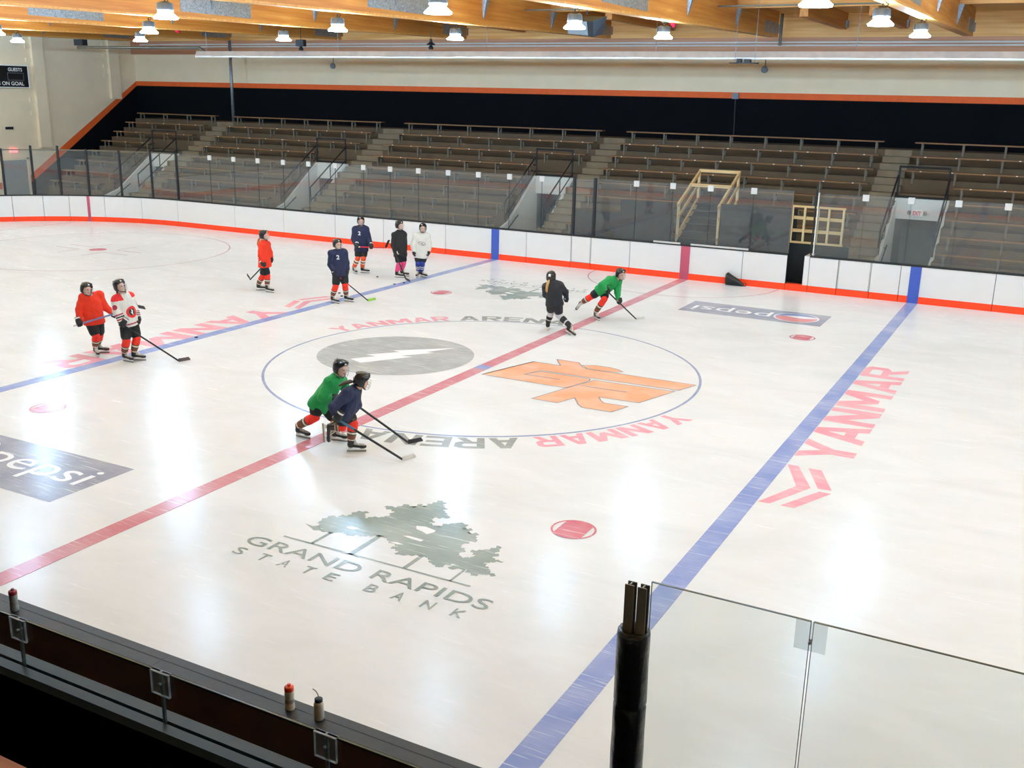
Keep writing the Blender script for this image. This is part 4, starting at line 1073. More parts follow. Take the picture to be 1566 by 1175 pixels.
# ------------------------------------------------------------------ hockey players
class SDF:
    """a blended union of round cones and ellipsoids sampled on a grid, meshed with surface nets"""
    def __init__(s, lo, hi, h):
        s.h = h; s.lo = np.array(lo, float); s.n = np.ceil((np.array(hi) - s.lo) / h).astype(int) + 1
        s.F = np.full(tuple(s.n), .5, np.float32)
    def grid(s, lo, hi):
        a = np.maximum(np.floor((np.array(lo) - s.lo) / s.h).astype(int), 0)
        b = np.minimum(np.ceil((np.array(hi) - s.lo) / s.h).astype(int) + 1, s.n)
        sl = tuple(slice(int(i), int(max(i, j))) for i, j in zip(a, b))
        g = np.meshgrid(*[s.lo[k] + s.h * np.arange(sl[k].start, sl[k].stop) for k in range(3)], indexing='ij')
        return sl, np.stack(g, -1)
    def mix(s, sl, d, k, sub=False):
        f = s.F[sl]
        if sub: s.F[sl] = np.maximum(f, -d); return
        if k > 0:
            hh = np.clip(.5 + .5 * (f - d) / k, 0, 1)
            s.F[sl] = f * (1 - hh) + d * hh - k * hh * (1 - hh)
        else: s.F[sl] = np.minimum(f, d)
    def cone(s, a, b, ra, rb, k=.02, squash=None, cut=None, sub=False):
        """round cone a-b; squash = (axis, factor) flattens it along axis; cut = list of (point, normal) keeps the side the normal points away from"""
        a = np.array(a, float); b = np.array(b, float); m = max(ra, rb) + k + 2.5 * s.h
        sl, X = s.grid(np.minimum(a, b) - m, np.maximum(a, b) + m)
        if 0 in X.shape: return
        p = X - a; d = b - a
        fac = 1
        if squash:
            ax, fac = np.array(squash[0]), squash[1]
            p = p + (p @ ax)[..., None] * ax * (1 / fac - 1); d = d + (d @ ax) * ax * (1 / fac - 1)
        t = np.clip((p @ d) / max(d @ d, 1e-9), 0, 1)
        dist = (np.linalg.norm(p - t[..., None] * d, axis=-1) - (ra + (rb - ra) * t)) * (.5 + .5 * fac)
        for c in (cut or []): dist = np.maximum(dist, (X - np.array(c[0])) @ np.array(c[1]))
        s.mix(sl, dist.astype(np.float32), k, sub)
    def ell(s, c, r, ax, k=.01, sub=False, cut=None):
        c = np.array(c, float); m = max(r) + k + 2.5 * s.h
        sl, X = s.grid(c - m, c + m)
        if 0 in X.shape: return
        q = (X - c) @ np.array(ax).T
        r = np.array(r); kk = np.linalg.norm(q / r, axis=-1)
        dist = (kk - 1) * min(r)
        for cc in (cut or []): dist = np.maximum(dist, (X - np.array(cc[0])) @ np.array(cc[1]))
        s.mix(sl, dist.astype(np.float32), k, sub)
    def mesh(s):
        F = s.F; ins = F < 0; n = s.n
        cell = np.zeros(tuple(n - 1), np.int8)
        for i in (0, 1):
            for j in (0, 1):
                for k in (0, 1): cell += ins[i:n[0] - 1 + i, j:n[1] - 1 + j, k:n[2] - 1 + k]
        act = (cell > 0) & (cell < 8)
        idx = np.full(act.shape, -1, int); ids = np.argwhere(act); idx[act] = np.arange(len(ids))
        acc = np.zeros((len(ids), 3)); cnt = np.zeros(len(ids))
        cor = [(i, j, k) for i in (0, 1) for j in (0, 1) for k in (0, 1)]
        for a in cor:
            for b in cor:
                if sum(abs(x - y) for x, y in zip(a, b)) != 1 or a > b: continue
                fa = F[tuple((ids + a).T)]; fb = F[tuple((ids + b).T)]
                m = (fa < 0) != (fb < 0)
                t = np.where(m, fa / np.where(m, fa - fb, 1), 0)
                acc[m] += (np.array(a) + t[:, None] * (np.array(b) - np.array(a)))[m]; cnt[m] += 1
        V = s.lo + s.h * (ids + acc / cnt[:, None])
        faces = []
        for ax in range(3):
            o1, o2 = [(1, 2), (2, 0), (0, 1)][ax]
            sl0 = [slice(None)] * 3; sl1 = [slice(None)] * 3
            sl0[ax] = slice(0, n[ax] - 1); sl1[ax] = slice(1, n[ax])
            A = ins[tuple(sl0)]; B = ins[tuple(sl1)]
            e = np.argwhere(A != B)
            e = e[(e[:, o1] > 0) & (e[:, o2] > 0) & (e[:, o1] < n[o1] - 1) & (e[:, o2] < n[o2] - 1)]
            d1 = np.eye(3, dtype=int)[o1]; d2 = np.eye(3, dtype=int)[o2]
            q = np.stack([idx[tuple((e - d1 - d2).T)], idx[tuple((e - d2).T)], idx[tuple(e.T)], idx[tuple((e - d1).T)]], 1)
            fl = ~A[tuple(e.T)]
            q[fl] = q[fl][:, ::-1]
            faces.append(q)
        return V, np.concatenate(faces)

def link_mesh(name, V, Fc, mats, parent, matf=None, smooth=True):
    me = bpy.data.meshes.new(name)
    me.from_pydata(V.tolist(), [], Fc.tolist())
    for m in mats: me.materials.append(m)
    if matf is not None:
        me.polygons.foreach_set('material_index', matf(V[Fc].mean(1)).astype(int))
    if smooth: me.polygons.foreach_set('use_smooth', [True] * len(Fc))
    me.update()
    ob = bpy.data.objects.new(name, me); C.objects.link(ob)
    if parent: ob.parent = parent
    return ob

def cloth(name, hexcol, rough=.75):
    m, nt, b = new_mat(name)
    b.inputs['Base Color'].default_value = lin(hexcol); b.inputs['Roughness'].default_value = rough
    tc = nt.nodes.new('ShaderNodeTexCoord'); mp = nt.nodes.new('ShaderNodeMapping'); mp.inputs['Scale'].default_value = (5, 5, 2.2)
    n = nt.nodes.new('ShaderNodeTexNoise'); n.inputs['Scale'].default_value = 2.2; n.inputs['Detail'].default_value = 2; n.inputs['Distortion'].default_value = .7
    nt.links.new(tc.outputs['Object'], mp.inputs['Vector']); nt.links.new(mp.outputs['Vector'], n.inputs['Vector'])
    bp = nt.nodes.new('ShaderNodeBump'); bp.inputs['Strength'].default_value = .7; bp.inputs['Distance'].default_value = .05
    nt.links.new(n.outputs['Fac'], bp.inputs['Height']); nt.links.new(bp.outputs['Normal'], b.inputs['Normal'])
    return m
for k, v in dict(c_orange='#e8330f', c_green='#0f9148', c_navy='#1a2347', c_black='#17181b', c_white='#dcd9d0', c_red='#e0262c', c_wine='#a8324e', c_olive='#4d4a33',
                 c_pants='#121417', c_sock_red='#ee2f1c', c_sock_orange='#e4542a', c_brown='#7d4a34', c_cream='#e6dfcf', c_pink='#e0457f', c_blue='#22378c', c_lgrey='#c3c4c6', c_char='#191d26', c_dgreen='#26382e').items():
    M[k] = cloth(k, v)
M['skin'] = simple('skin', '#e3b59c', .5, var=.05, scale=30)
M['lip'] = simple('lip', '#a8605a', .45)
M['eye'] = simple('eye', '#2b211d', .25)
M['helmet'] = simple('helmet_black', '#101114', .22, var=.1)
M['cage'] = simple('cage_wire', '#b9bcc0', .35, .6)
M['pad_white'] = simple('pad_white', '#e8e6e0', .5, var=.03)
M['blonde'] = wood('hair_blonde', '#a97a3e', '#d9b070', 'Z', 6, .5)
M['ginger'] = wood('hair_ginger', '#a05a2a', '#d08a4c', 'Z', 6, .5)
M['brown_hair'] = wood('hair_brown', '#2c211c', '#4a382e', 'Z', 6, .5)
M['boot'] = simple('boot_black', '#17171a', .3, var=.15)
M['boot_tongue'] = simple('boot_tongue', '#a9a39a', .5)
M['runner_white'] = simple('runner_white', '#eceae6', .35, var=.02)
M['shaft_black'] = simple('shaft_black', '#1b1c20', .35)
M['shaft_blue'] = simple('shaft_blue', '#7784b6', .35)
M['shaft_red'] = simple('shaft_red', '#c9243c', .35)
M['shaft_teal'] = simple('shaft_teal', '#2c6f8c', .35)
M['blade_black'] = simple('blade_black', '#2c2a2c', .5)
M['blade_brown'] = simple('blade_brown', '#5a4a48', .5)
M['blade_green'] = simple('blade_green', '#8cc63f', .45)
M['blade_white'] = simple('blade_white', '#d6d2ca', .5)

V3 = lambda v: np.array(v, float)
def unit(v): v = V3(v); return v / max(np.linalg.norm(v), 1e-9)

# ---- shared pieces, each modelled once in its own frame
def proto_skate():
    s = SDF((-.09, -.2, .0), (.09, .24, .36), .007)
    ax = np.eye(3)
    s.cone((0, -.085, .115), (0, .12, .095), .042, .036, .01)
    s.cone((0, .1, .093), (0, .145, .088), .04, .03, .015)
    s.cone((0, -.08, .12), (0, -.075, .27), .046, .058, .03, cut=[((0, 0, .225), (0, 0, 1))])
    s.cone((0, -.03, .17), (0, -.045, .225), .036, .034, .02)
    V, Fc = s.mesh()
    def mf(c): return np.where((c[:, 1] > -.05) & (c[:, 2] > .112) & (np.abs(c[:, 0]) < .034), 1, 0)
    boot = link_mesh('skate', V, Fc, [M['boot'], M['boot_tongue']], None, mf)
    hb = MB()
    hb.box(-.014, .014, -.125, .16, .028, .045)
    for y0, y1 in ((-.12, -.05), (.06, .14)): hb.hexa([(-.014, y0, .04), (.014, y0, .04), (.014, y1, .04), (-.014, y1, .04), (-.026, y0 + .008, .078), (.026, y0 + .008, .078), (.026, y1 - .008, .078), (-.026, y1 - .008, .078)])
    h = hb.build('blade_holder', M['runner_white']); h.parent = boot
    r = MB().box(-.003, .003, -.14, .17, .002, .03).build('runner', M['steel']); r.parent = boot
    lc = MB()
    for i in range(5): lc.tube([(-.026, .045 - i * .012, .135 + i * .02), (.026, .045 - i * .012, .135 + i * .02)], .007, 5)
    l = lc.build('laces', M['pad_white']); l.parent = boot
    return boot
def proto_glove(name, cuffmat):
    """closed hockey glove: wrist at the origin, knuckles toward +Z, fingers curled round a bar along X at (0, -.035, .075)"""
    s = SDF((-.1, -.12, -.1), (.1, .09, .17), .006)
    s.cone((0, .0, -.07), (0, .005, -.005), .062, .05, .0, squash=((0, 1, 0), .85), cut=[((0, 0, -.075), (0, 0, -1))])
    s.cone((-.02, .008, .02), (.02, .008, .02), .043, .043, .02)
    s.cone((-.03, .01, .06), (.03, .01, .06), .034, .034, .02)
    for i, x in enumerate((-.041, -.014, .014, .04)):
        L = (.9, 1.03, 1.0, .84)[i]
        a = (x, .012, .075); b = (x, -.012 * L, .075 + .05 * L); c = (x, -.058 * L, .075 + .032 * L); d = (x, -.066 * L, .075 - .012)
        s.cone(a, b, .0165, .0155, .006); s.cone(b, c, .0155, .0145, .004); s.cone(c, d, .0145, .0125, .004)
    s.cone((.045, -.01, .02), (.062, -.04, .05), .02, .017, .01); s.cone((.062, -.04, .05), (.035, -.068, .068), .017, .014, .004)
    V, Fc = s.mesh()
    def mf(c): return np.where((c[:, 2] < -.03) & (c[:, 2] > -.062), 1, 0)
    return link_mesh(name, V, Fc, [M['black'], cuffmat], None, mf)
def proto_helmet():
    s = SDF((-.16, -.19, -.15), (.16, .19, .19), .008)
    ax = np.eye(3)
    s.ell((0, -.005, .03), (.118, .142, .118), ax, 0, cut=[((0, .05, .028), unit((0, .75, -.65)))])
    s.ell((0, -.01, -.02), (.119, .128, .13), ax, .01, cut=[((0, .03, 0), (0, 1, 0)), ((0, 0, -.09), (0, 0, -1))])
    for x in (-.045, .045): s.cone((x, -.1, .105), (x, .085, .115), .016, .016, .02)
    s.cone((0, -.11, .115), (0, .09, .13), .014, .014, .02)
    s.ell((0, .02, -.06), (.094, .12, .12), ax, sub=True)
    V, Fc = s.mesh()
    def mf(c): return np.where(((c[:, 1] > .1) & (c[:, 2] > .085) & (np.abs(c[:, 0] - .035) < .022)) | ((c[:, 1] < -.1) & (np.abs(c[:, 0]) < .03) & (np.abs(c[:, 2] - .06) < .03)), 1, 0)
    hm = link_mesh('helmet', V, Fc, [M['helmet'], M['pad_white']], None, mf)
    cg = MB()
    P = lambda u, z: (math.sin(u) * (.108 - .25 * max(0, -z - .06) ** 1.2), .02 + math.cos(u) * (.128 - .12 * max(0, -z - .05)), z)
    for z in (.028, -.02, -.065, -.105): cg.tube([P(-1.25 + 2.5 * k / 10, z) for k in range(11)], .0033, 5)
    for u in (-1.2, -.75, -.3, .3, .75, 1.2): cg.tube([P(u, .03 - .14 * k / 6) for k in range(7)], .0028, 5)
    c = cg.build('face_cage', M['cage']); c.parent = hm
    cs = MB().tube([(-.1, .0, -.06), (-.07, .06, -.115), (0, .09, -.135), (.07, .06, -.115), (.1, 0, -.06)], .011, 6)
    k = cs.build('chin_strap', M['black']); k.parent = hm
    return hm
PSK = proto_skate(); PGL = {'w': proto_glove('glove', M['pad_white']), 'b': proto_glove('glove', M['black']), 'r': proto_glove('glove', M['c_cream'])}; PHE = proto_helmet()
used = set()
def put(proto, parent, mat4):
    o = proto if proto.name not in used and not used.add(proto.name) else copy_tree(proto)
    o.parent = parent; o.matrix_local = mat4
    return o
def frame(o, x, y, z):
    m = Matrix.Identity(4)
    for i in range(3): m[i][0] = x[i]; m[i][1] = y[i]; m[i][2] = z[i]; m[i][3] = o[i]
    return m

STR = {  # sock stripes from the knee down: (end fraction, material)
    'red': [(.46, 'c_sock_red'), (.53, 'c_olive'), (.62, 'c_cream'), (.68, 'c_olive'), (.9, 'c_brown'), (.95, 'c_cream'), (1, 'c_brown')],
    'orange': [(.3, 'c_sock_orange'), (.4, 'c_cream'), (.55, 'c_brown'), (.64, 'c_cream'), (1, 'c_sock_orange')],
    'pink': [(1, 'c_pink')],
    'blue': [(.42, 'c_blue'), (.52, 'c_white'), (.62, 'c_blue'), (.72, 'c_white'), (1, 'c_blue')],
    'grey': [(.42, 'c_lgrey'), (.68, 'c_black'), (.76, 'c_lgrey'), (1, 'c_black')]}

def player(key, label, D, jersey, sock, head, foot, glove='w', hair=None, tilt=(0, 0), grip='', decal=None):
    J = {k: V3(v) for k, v in D['J'].items()}
    base = V3(D['b']); t = V3(D['t']); r = np.cross(-t, (0, 0, 1.)); f0 = V3(D['f']); left0 = V3(D['l'])
    root = empty('person', tuple(base), label, 'person', 'hockey players on the ice')
    up = unit(J['neck'] - J['pelvis']); left = unit(left0 - up * (left0 @ up)); fwd = np.cross(left, up)
    # torso joints made symmetric enough for a real body: shoulders stay at the measured height, 0.36 apart
    dn = np.linalg.norm(J['helmet'] - J['neck'])
    if dn > .185: J['neck'] = J['neck'] + (J['helmet'] - J['neck']) / dn * (dn - .18)
    neck, pel = J['neck'], J['pelvis']
    mid = (J['Rsh'] + J['Lsh']) / 2; dsh = J['Lsh'] - J['Rsh']
    sd = unit(dsh * .6 + left * .4 * np.linalg.norm(dsh))
    R_, L_ = mid - sd * .175, mid + sd * .175
    hip = pel + up * .07
    hR, hL = hip - left * .095, hip + left * .095
    # head frame
    ha = math.radians(head); hf = math.cos(ha) * t + math.sin(ha) * r
    hu = unit(V3((0, 0, 1)) + r * math.sin(math.radians(tilt[0])) - hf * math.sin(math.radians(tilt[1])))
    hf = unit(hf - hu * (hf @ hu)); hl = np.cross(hu, hf)        # hl: the person's own left
    hr = -hl
    hc = J['helmet']
    H = np.array([hr, hf, hu])                                     # rows: head axes (right, front, up)
    loc = lambda x, y, z: hc + hr * x + hf * y + hu * z
    # skates fix the ankles
    ank = {}; knee = {}
    for S in 'RL':
        fd = foot[S]
        if isinstance(fd, (int, float)):
            a = math.radians(fd); toe = math.cos(a) * t + math.sin(a) * r; fu = V3((0, 0, 1))
        else:
            toe = unit(fd[0][0] * r + fd[0][1] * t + V3((0, 0, fd[0][2]))); fu = fd[1]
            fu = unit(J[S + 'kn'] - J[S + 'an']) if fu is None else unit(fu[0] * r + fu[1] * t + V3((0, 0, fu[2])))
        fu = unit(fu - toe * (fu @ toe)) if not isinstance(fd, (int, float)) else fu
        rt = np.cross(toe, fu)
        o = J[S + 'foot'] - toe * .02
        put(PSK, root, frame(o, rt, toe, fu))
        ank[S] = o - toe * .08 + fu * .13; knee[S] = J[S + 'kn']
        J[S + 'cuff'] = o - toe * .072 + fu * .2; J[S + 'toe'] = o + toe * .1 + fu * .095
    # ---- body: one continuous surface
    pts = [J[k] for k in ('Rha', 'Lha', 'Rkn', 'Lkn', 'Rel', 'Lel')] + [hc, R_, L_] + list(ank.values()) + [J['Rtoe'], J['Ltoe']]
    lo = np.min(pts, 0) - .2; hi = np.max(pts, 0) + .2; lo[2] = max(lo[2], -.02)
    s = SDF(lo, hi, .0095)
    s.cone(neck - up * .1, pel + up * .2, .125, .115, .03, squash=(fwd, .7))
    s.cone(pel + up * .2, pel + up * .04, .115, .14, .04, squash=(fwd, .78))
    for S, sh, hp in (('R', R_, hR), ('L', L_, hL)):
        el, wr = J[S + 'el'], J[S + 'ha']
        s.cone(neck - up * .06, sh, .05, .055, .05); s.cone(sh, el, .05, .041, .03); s.cone(el, wr - unit(wr - el) * .05, .041, .028, .015)
        s.cone(wr - unit(wr - el) * .05, wr, .028, .026, .01)
        cf = J[S + 'cuff']; s.cone(hp, knee[S], .085, .046, .03); s.cone(knee[S], knee[S] * .6 + cf * .4, .045, .047, .01); s.cone(knee[S] * .6 + cf * .4, cf, .047, .036, .01); s.cone(cf, ank[S], .036, .034, .01)
        s.cone(ank[S], J[S + 'toe'], .036, .026, .02)
    s.cone(neck - up * .05, hc - hu * .04 - hf * .015, .062, .056, .03)
    s.ell(hc + hu * .015 - hf * .008, (.076, .098, .105), H, .02)
    s.ell(loc(0, .02, -.045), (.06, .075, .075), H, .03)
    s.ell(loc(0, .06, -.095), (.03, .03, .025), H, .02)           # chin
    s.cone(loc(0, .09, .01), loc(0, .108, -.03), .009, .015, .012)  # nose
    s.cone(loc(-.045, .08, .025), loc(.045, .08, .025), .012, .012, .015)  # brow
    for x in (-.032, .032): s.ell(loc(x, .1, .0), (.016, .016, .011), H, sub=True); s.ell(loc(x, .083, .0), (.013, .011, .009), H, .002)
    s.cone(loc(-.02, .09, -.062), loc(.02, .09, -.062), .008, .008, .006)  # lips
    for x in (-.078, .078): s.ell(loc(x, -.01, -.01), (.012, .022, .034), H, .008)
    Vb, Fb = s.mesh()
    def mf(c):
        q = (c - hc) @ H.T
        e = np.minimum(np.linalg.norm(q - (-.032, .09, 0), axis=1), np.linalg.norm(q - (.032, .09, 0), axis=1))
        return np.where(e < .013, 2, np.where((np.abs(q[:, 2] + .062) < .009) & (np.abs(q[:, 0]) < .026) & (q[:, 1] > .07), 1, 0))
    link_mesh('body', Vb, Fb, [M['skin'], M['lip'], M['eye']], root, mf)
    # ---- jersey
    pj = [J[k] for k in ('Rha', 'Lha', 'Rel', 'Lel')] + [neck, pel, R_, L_]
    s = SDF(np.min(pj, 0) - .3, np.max(pj, 0) + .3, .008 if decal == 'badge' else .011)
    hem = pel - up * .03
    cut = [(hem, -up)]
    w = .205
    s.cone(neck - up * .17, pel + up * .02, w - .012, w + .022, .03, squash=(fwd, .78), cut=cut)
    s.cone(neck - up * .13 - left * .07, neck - up * .13 + left * .07, .13, .13, .04, squash=(fwd, .85))
    for S, sh in (('R', R_), ('L', L_)):
        el, wr = J[S + 'el'], J[S + 'ha']; d = unit(wr - el); e2 = wr - d * .065
        s.cone(neck - up * .03, sh + up * .015, .085, .095, .06)
        s.cone(sh, el, .092, .082, .035); s.cone(el, e2, .082, .066, .02, cut=[(e2, d)])
    s.F += .0  # folds
    sl, X = s.grid(s.lo, s.lo + s.h * (s.n - 1))
    u1 = (X - pel) @ up; u2 = (X - pel) @ left; u3 = (X - pel) @ fwd; ph = (hash(key) % 7)
    s.F[sl] += (.0055 * np.sin(15 * u2 + 9 * u1 + 2.2 * np.sin(6 * u3 + ph) + ph) * np.sin(7 * u1 + 5 * u3 + ph) + .003 * np.sin(31 * u1 + 17 * u2 + ph)).astype(np.float32)
    s.cone(neck + up * .09, neck + up * .0 + fwd * .035, .066, .055, 0, sub=True)   # neck opening
    Vj, Fj = s.mesh()
    mats, mfj = [M[jersey]], None
    if jersey == 'c_white' and decal == 'badge':
        mats = [M['c_white'], M['c_red'], M['c_wine'], M['c_dgreen']]
        def mfj(c):
            out = np.zeros(len(c)); h_ = (c - pel) @ up; top = (neck - pel) @ up
            lat = np.abs((c - neck) @ left)
            out[(h_ > top - .1) & (lat > .1)] = 1
            out[(h_ > .015) & (h_ < .045) & (lat < .19)] = 2
            for S in 'RL':
                a, b = J[S + 'el'], J[S + 'ha']; d = unit(b - a); q = (c - a) @ d; rad = np.linalg.norm(c - a - q[:, None] * d, axis=1); L = np.linalg.norm(b - a) - .06
                near = rad < .115
                for x0, x1, mi in ((.3, .43, 2), (.52, .66, 3), (.74, .88, 2)): out[near & (q > L * x0) & (q < L * x1)] = mi
                sh = R_ if S == 'R' else L_; m2 = sh * .45 + a * .55; dd = np.linalg.norm(c - m2 - (-left if S == 'R' else left) * .08 - fwd * .04, axis=1); out[dd < .055] = 2
            return out
    jm = link_mesh('jersey', Vj, Fj, mats, root, mfj)
    # collar
    cb = [neck + up * .03 + (left * math.cos(a) * .068 + fwd * (math.sin(a) * .066 + .012)) - up * max(0, math.sin(a)) * .045 for a in [2 * PI * k / 20 for k in range(21)]]
    MBl(root).tube(cb, .011, 6).build('collar', M['c_black' if jersey != 'c_white' else 'c_char'], root)
    # ---- pants
    s = SDF(np.min([hR, hL, knee['R'], knee['L'], pel], 0) - .25, np.max([hR, hL, knee['R'], knee['L'], pel], 0) + .25, .012)
    s.cone(pel + up * .1, pel + up * .02, .14, .165, .02, squash=(fwd, .78), cut=[(pel + up * .12, up)])
    for S, hp in (('R', hR), ('L', hL)):
        d = unit(knee[S] - hp); e = knee[S] - d * .1
        s.cone(hp, e, .117, .108, .03, cut=[(e + d * .085, d)])
    Vp, Fp = s.mesh(); link_mesh('hockey_pants', Vp, Fp, [M['c_pants'] if key != 'P8' else M['c_char']], root)
    # ---- socks over shin pads
    for S in 'RL':
        a = knee[S]; b = J[S + 'cuff']; th = unit((hR if S == 'R' else hL) - a); sh_ = unit(b - a)
        a0 = a + th * .08; n = 40; rings = []; mt = []
        ux = unit(np.cross(sh_, fwd if abs(sh_ @ fwd) < .9 else up)); uy = np.cross(sh_, ux)
        names = [m for _, m in STR[sock]]
        for i in range(n + 1):
            q = i / n
            p = a0 + (a - a0) * min(1, q / .15) if q < .15 else a + (b - a) * (q - .15) / .85
            rad = np.interp(q, [0, .12, .25, .45, .65, 1], [.078, .084, .08, .084, .076, .064])
            ax_ = unit(-th * (1 - min(1, q / .24)) + sh_ * min(1, q / .24)); rf = left if abs(left @ ax_) < .92 else fwd
            ux = unit(rf - ax_ * (rf @ ax_)); uy = np.cross(ax_, ux)
            rings.append([tuple(p + base + (ux * math.cos(2 * PI * k / 18) + uy * math.sin(2 * PI * k / 18)) * rad) for k in range(18)])
            mt.append(next(j for j, (e_, _) in enumerate(STR[sock]) if q <= e_ + 1e-6))
        MB().rings(rings, 0, True, mt).build('sock', [M[m] for m in names], root, smooth=True)
    # ---- gloves
    for S in 'RL':
        el, wr = J[S + 'el'], J[S + 'ha']; z = unit(wr - el)
        inn = unit((pel + up * .15) - wr)
        if S in grip and 'S' in D:
            sd_ = V3(D['S'][1]) - V3(D['S'][0]); x = unit(sd_); z = unit(z - x * (z @ x)); y = np.cross(z, x)
            if y @ inn > 0: x = -x; y = -y
            o = wr - z * .075 + y * .035
        else:
            y = -unit(inn - z * (inn @ z)); x = np.cross(y, z); o = wr - z * .05
        put(PGL[glove], root, frame(o, x, y, z))
    # ---- helmet with cage
    put(PHE, root, frame(hc + hu * .012, hr, hf, hu))
    # ---- hair
    if hair:
        hm, pts_ = hair
        pp = [hc + hr * a + hf * b + hu * c + base for a, b, c in pts_]
        rr = [.012] + [.034] * (len(pp) - 2) + [.012]
        MB().tube(pp, rr, 10).build('ponytail', M[hm], root, smooth=True)
    # ---- printed signs on the jersey, laid on the cloth
    if decal:
        tree = BVHTree.FromPolygons([tuple(v) for v in Vj], [tuple(q) for q in Fj.tolist()])
        def sign(name, mat, pts2, faces, cx, cy, lift=.006):
            """pts2 in metres, x toward the viewer's right, y up, centred at (cx, cy) above the hem"""
            out = []
            for x, y in pts2:
                o = pel + up * (cy + y) - (-left) * 0 + left * (cx + x) + fwd * .6
                hit = tree.ray_cast(Vector(o), Vector(-fwd))
                p = V3(hit[0]) if hit[0] is not None else o - fwd * .45
                out.append(tuple(p + fwd * lift + base))
            mb = MB(); mb.add(out, faces); return mb.build(name, M[mat], jm)
        H_ = (neck - pel) @ up
        def disc(r0, r1, sx=1, sy=1, n=36, a0=0, a1=2 * PI):
            p = []; fc = []
            for k in range(n + 1):
                a = a0 + (a1 - a0) * k / n
                p += [(r0 * math.cos(a) * sx, r0 * math.sin(a) * sy), (r1 * math.cos(a) * sx, r1 * math.sin(a) * sy)]
            for k in range(n): fc.append((2 * k, 2 * k + 1, 2 * k + 3, 2 * k + 2))
            return p, fc
        if decal == 'badge':
            sign('badge_ring', 'c_red', *disc(.075, .125), .0, H_ * .42)
            sign('badge_field', 'c_dgreen', *disc(.002, .078, .9), .0, H_ * .42, .004)
            sign('badge_bolt', 'pad_white', [(-.012, .07), (.03, .012), (.012, .008), (.014, -.075), (-.032, -.005), (-.012, .0)], [(0, 1, 2, 5), (5, 2, 3, 4)], .0, H_ * .42, .009)
        elif decal == 'two':
            vs, fs = text2d('2', .03); sign('chest_number', 'pad_white', [((x - .3) * .11, y * .11) for x, y in vs], fs, -.085, H_ * .66)
        elif decal == 'oval':
            p, fc = disc(.078, .09, 1.25, .62); rot = .2
            p = [(x * math.cos(-rot) - y * math.sin(-rot), x * math.sin(-rot) + y * math.cos(-rot)) for x, y in p]
            sign('oval_sign', 'c_char', p, fc, .0, H_ * .6)
            sign('oval_sign_lines', 'c_char', [(-.05, .02), (.03, .012), (.03, -.002), (-.05, .006), (-.01, -.012), (.07, -.03), (.07, -.043), (-.01, -.026)], [(0, 3, 2, 1), (4, 7, 6, 5)], .0, H_ * .6)
    return root
def MBl(root): return _Loc(root)
class _Loc(MB):
    """like MB, but its points are given relative to the root"""
    def __init__(s, root): super().__init__(); s.o = wloc(root)
    def add(s, vs, fs, m=0): return super().add([Vector(v) + s.o for v in vs], fs, m)
    def rings(s, rings, m=0, cap=True, mats=None): return super().rings([[Vector(v) + s.o for v in r] for r in rings], m, cap, mats)

def stick(D, label, shaft, blade, extra=.12, tape=None, low=None, split=.5):
    a, h, tp = [V3(v) for v in D['S']]
    d = unit(h - a); butt = a - d * extra
    up_ice = max(h[2], 0)
    root = empty('hockey_stick', tuple(h * [1, 1, 0] + [0, 0, max(0, up_ice - .02)]), label, 'hockey stick', 'hockey sticks')
    hz = h + V3((0, 0, .03)) if h[2] < .05 else h
    ms = butt + (hz - butt) * split
    MB().bar(butt, ms, .022, .032).build('shaft', M[shaft], root)
    MB().bar(ms, hz, .022, .032).build('lower_shaft', M[low or shaft], root)
    MB().bar(butt - d * .01, butt + d * .12, .027, .037).build('grip', M[tape or 'pad_white'], root)
    e = unit(tp - h); n = unit(np.cross(e, (0, 0, 1))); upv = V3((0, 0, 1)) if abs(e[2]) < .5 else unit(np.cross(n, e))
    mb = MB(); L = np.linalg.norm(tp - h); ring = []
    for i in range(9):
        q = i / 8; c = h + e * L * q + n * (-.02 * math.sin(q * PI * .5) ** 2) + (V3((0, 0, .003)) if h[2] < .05 else 0)
        hh = .07 * (1 if q < .85 else math.sqrt(max(.1, 1 - ((q - .85) / .16) ** 2)))
        ring.append([tuple(c - n * .006), tuple(c + n * .006), tuple(c + n * .005 + upv * hh), tuple(c - n * .005 + upv * hh)])
    mb.rings(ring).build('blade', M[blade], root)
    return root

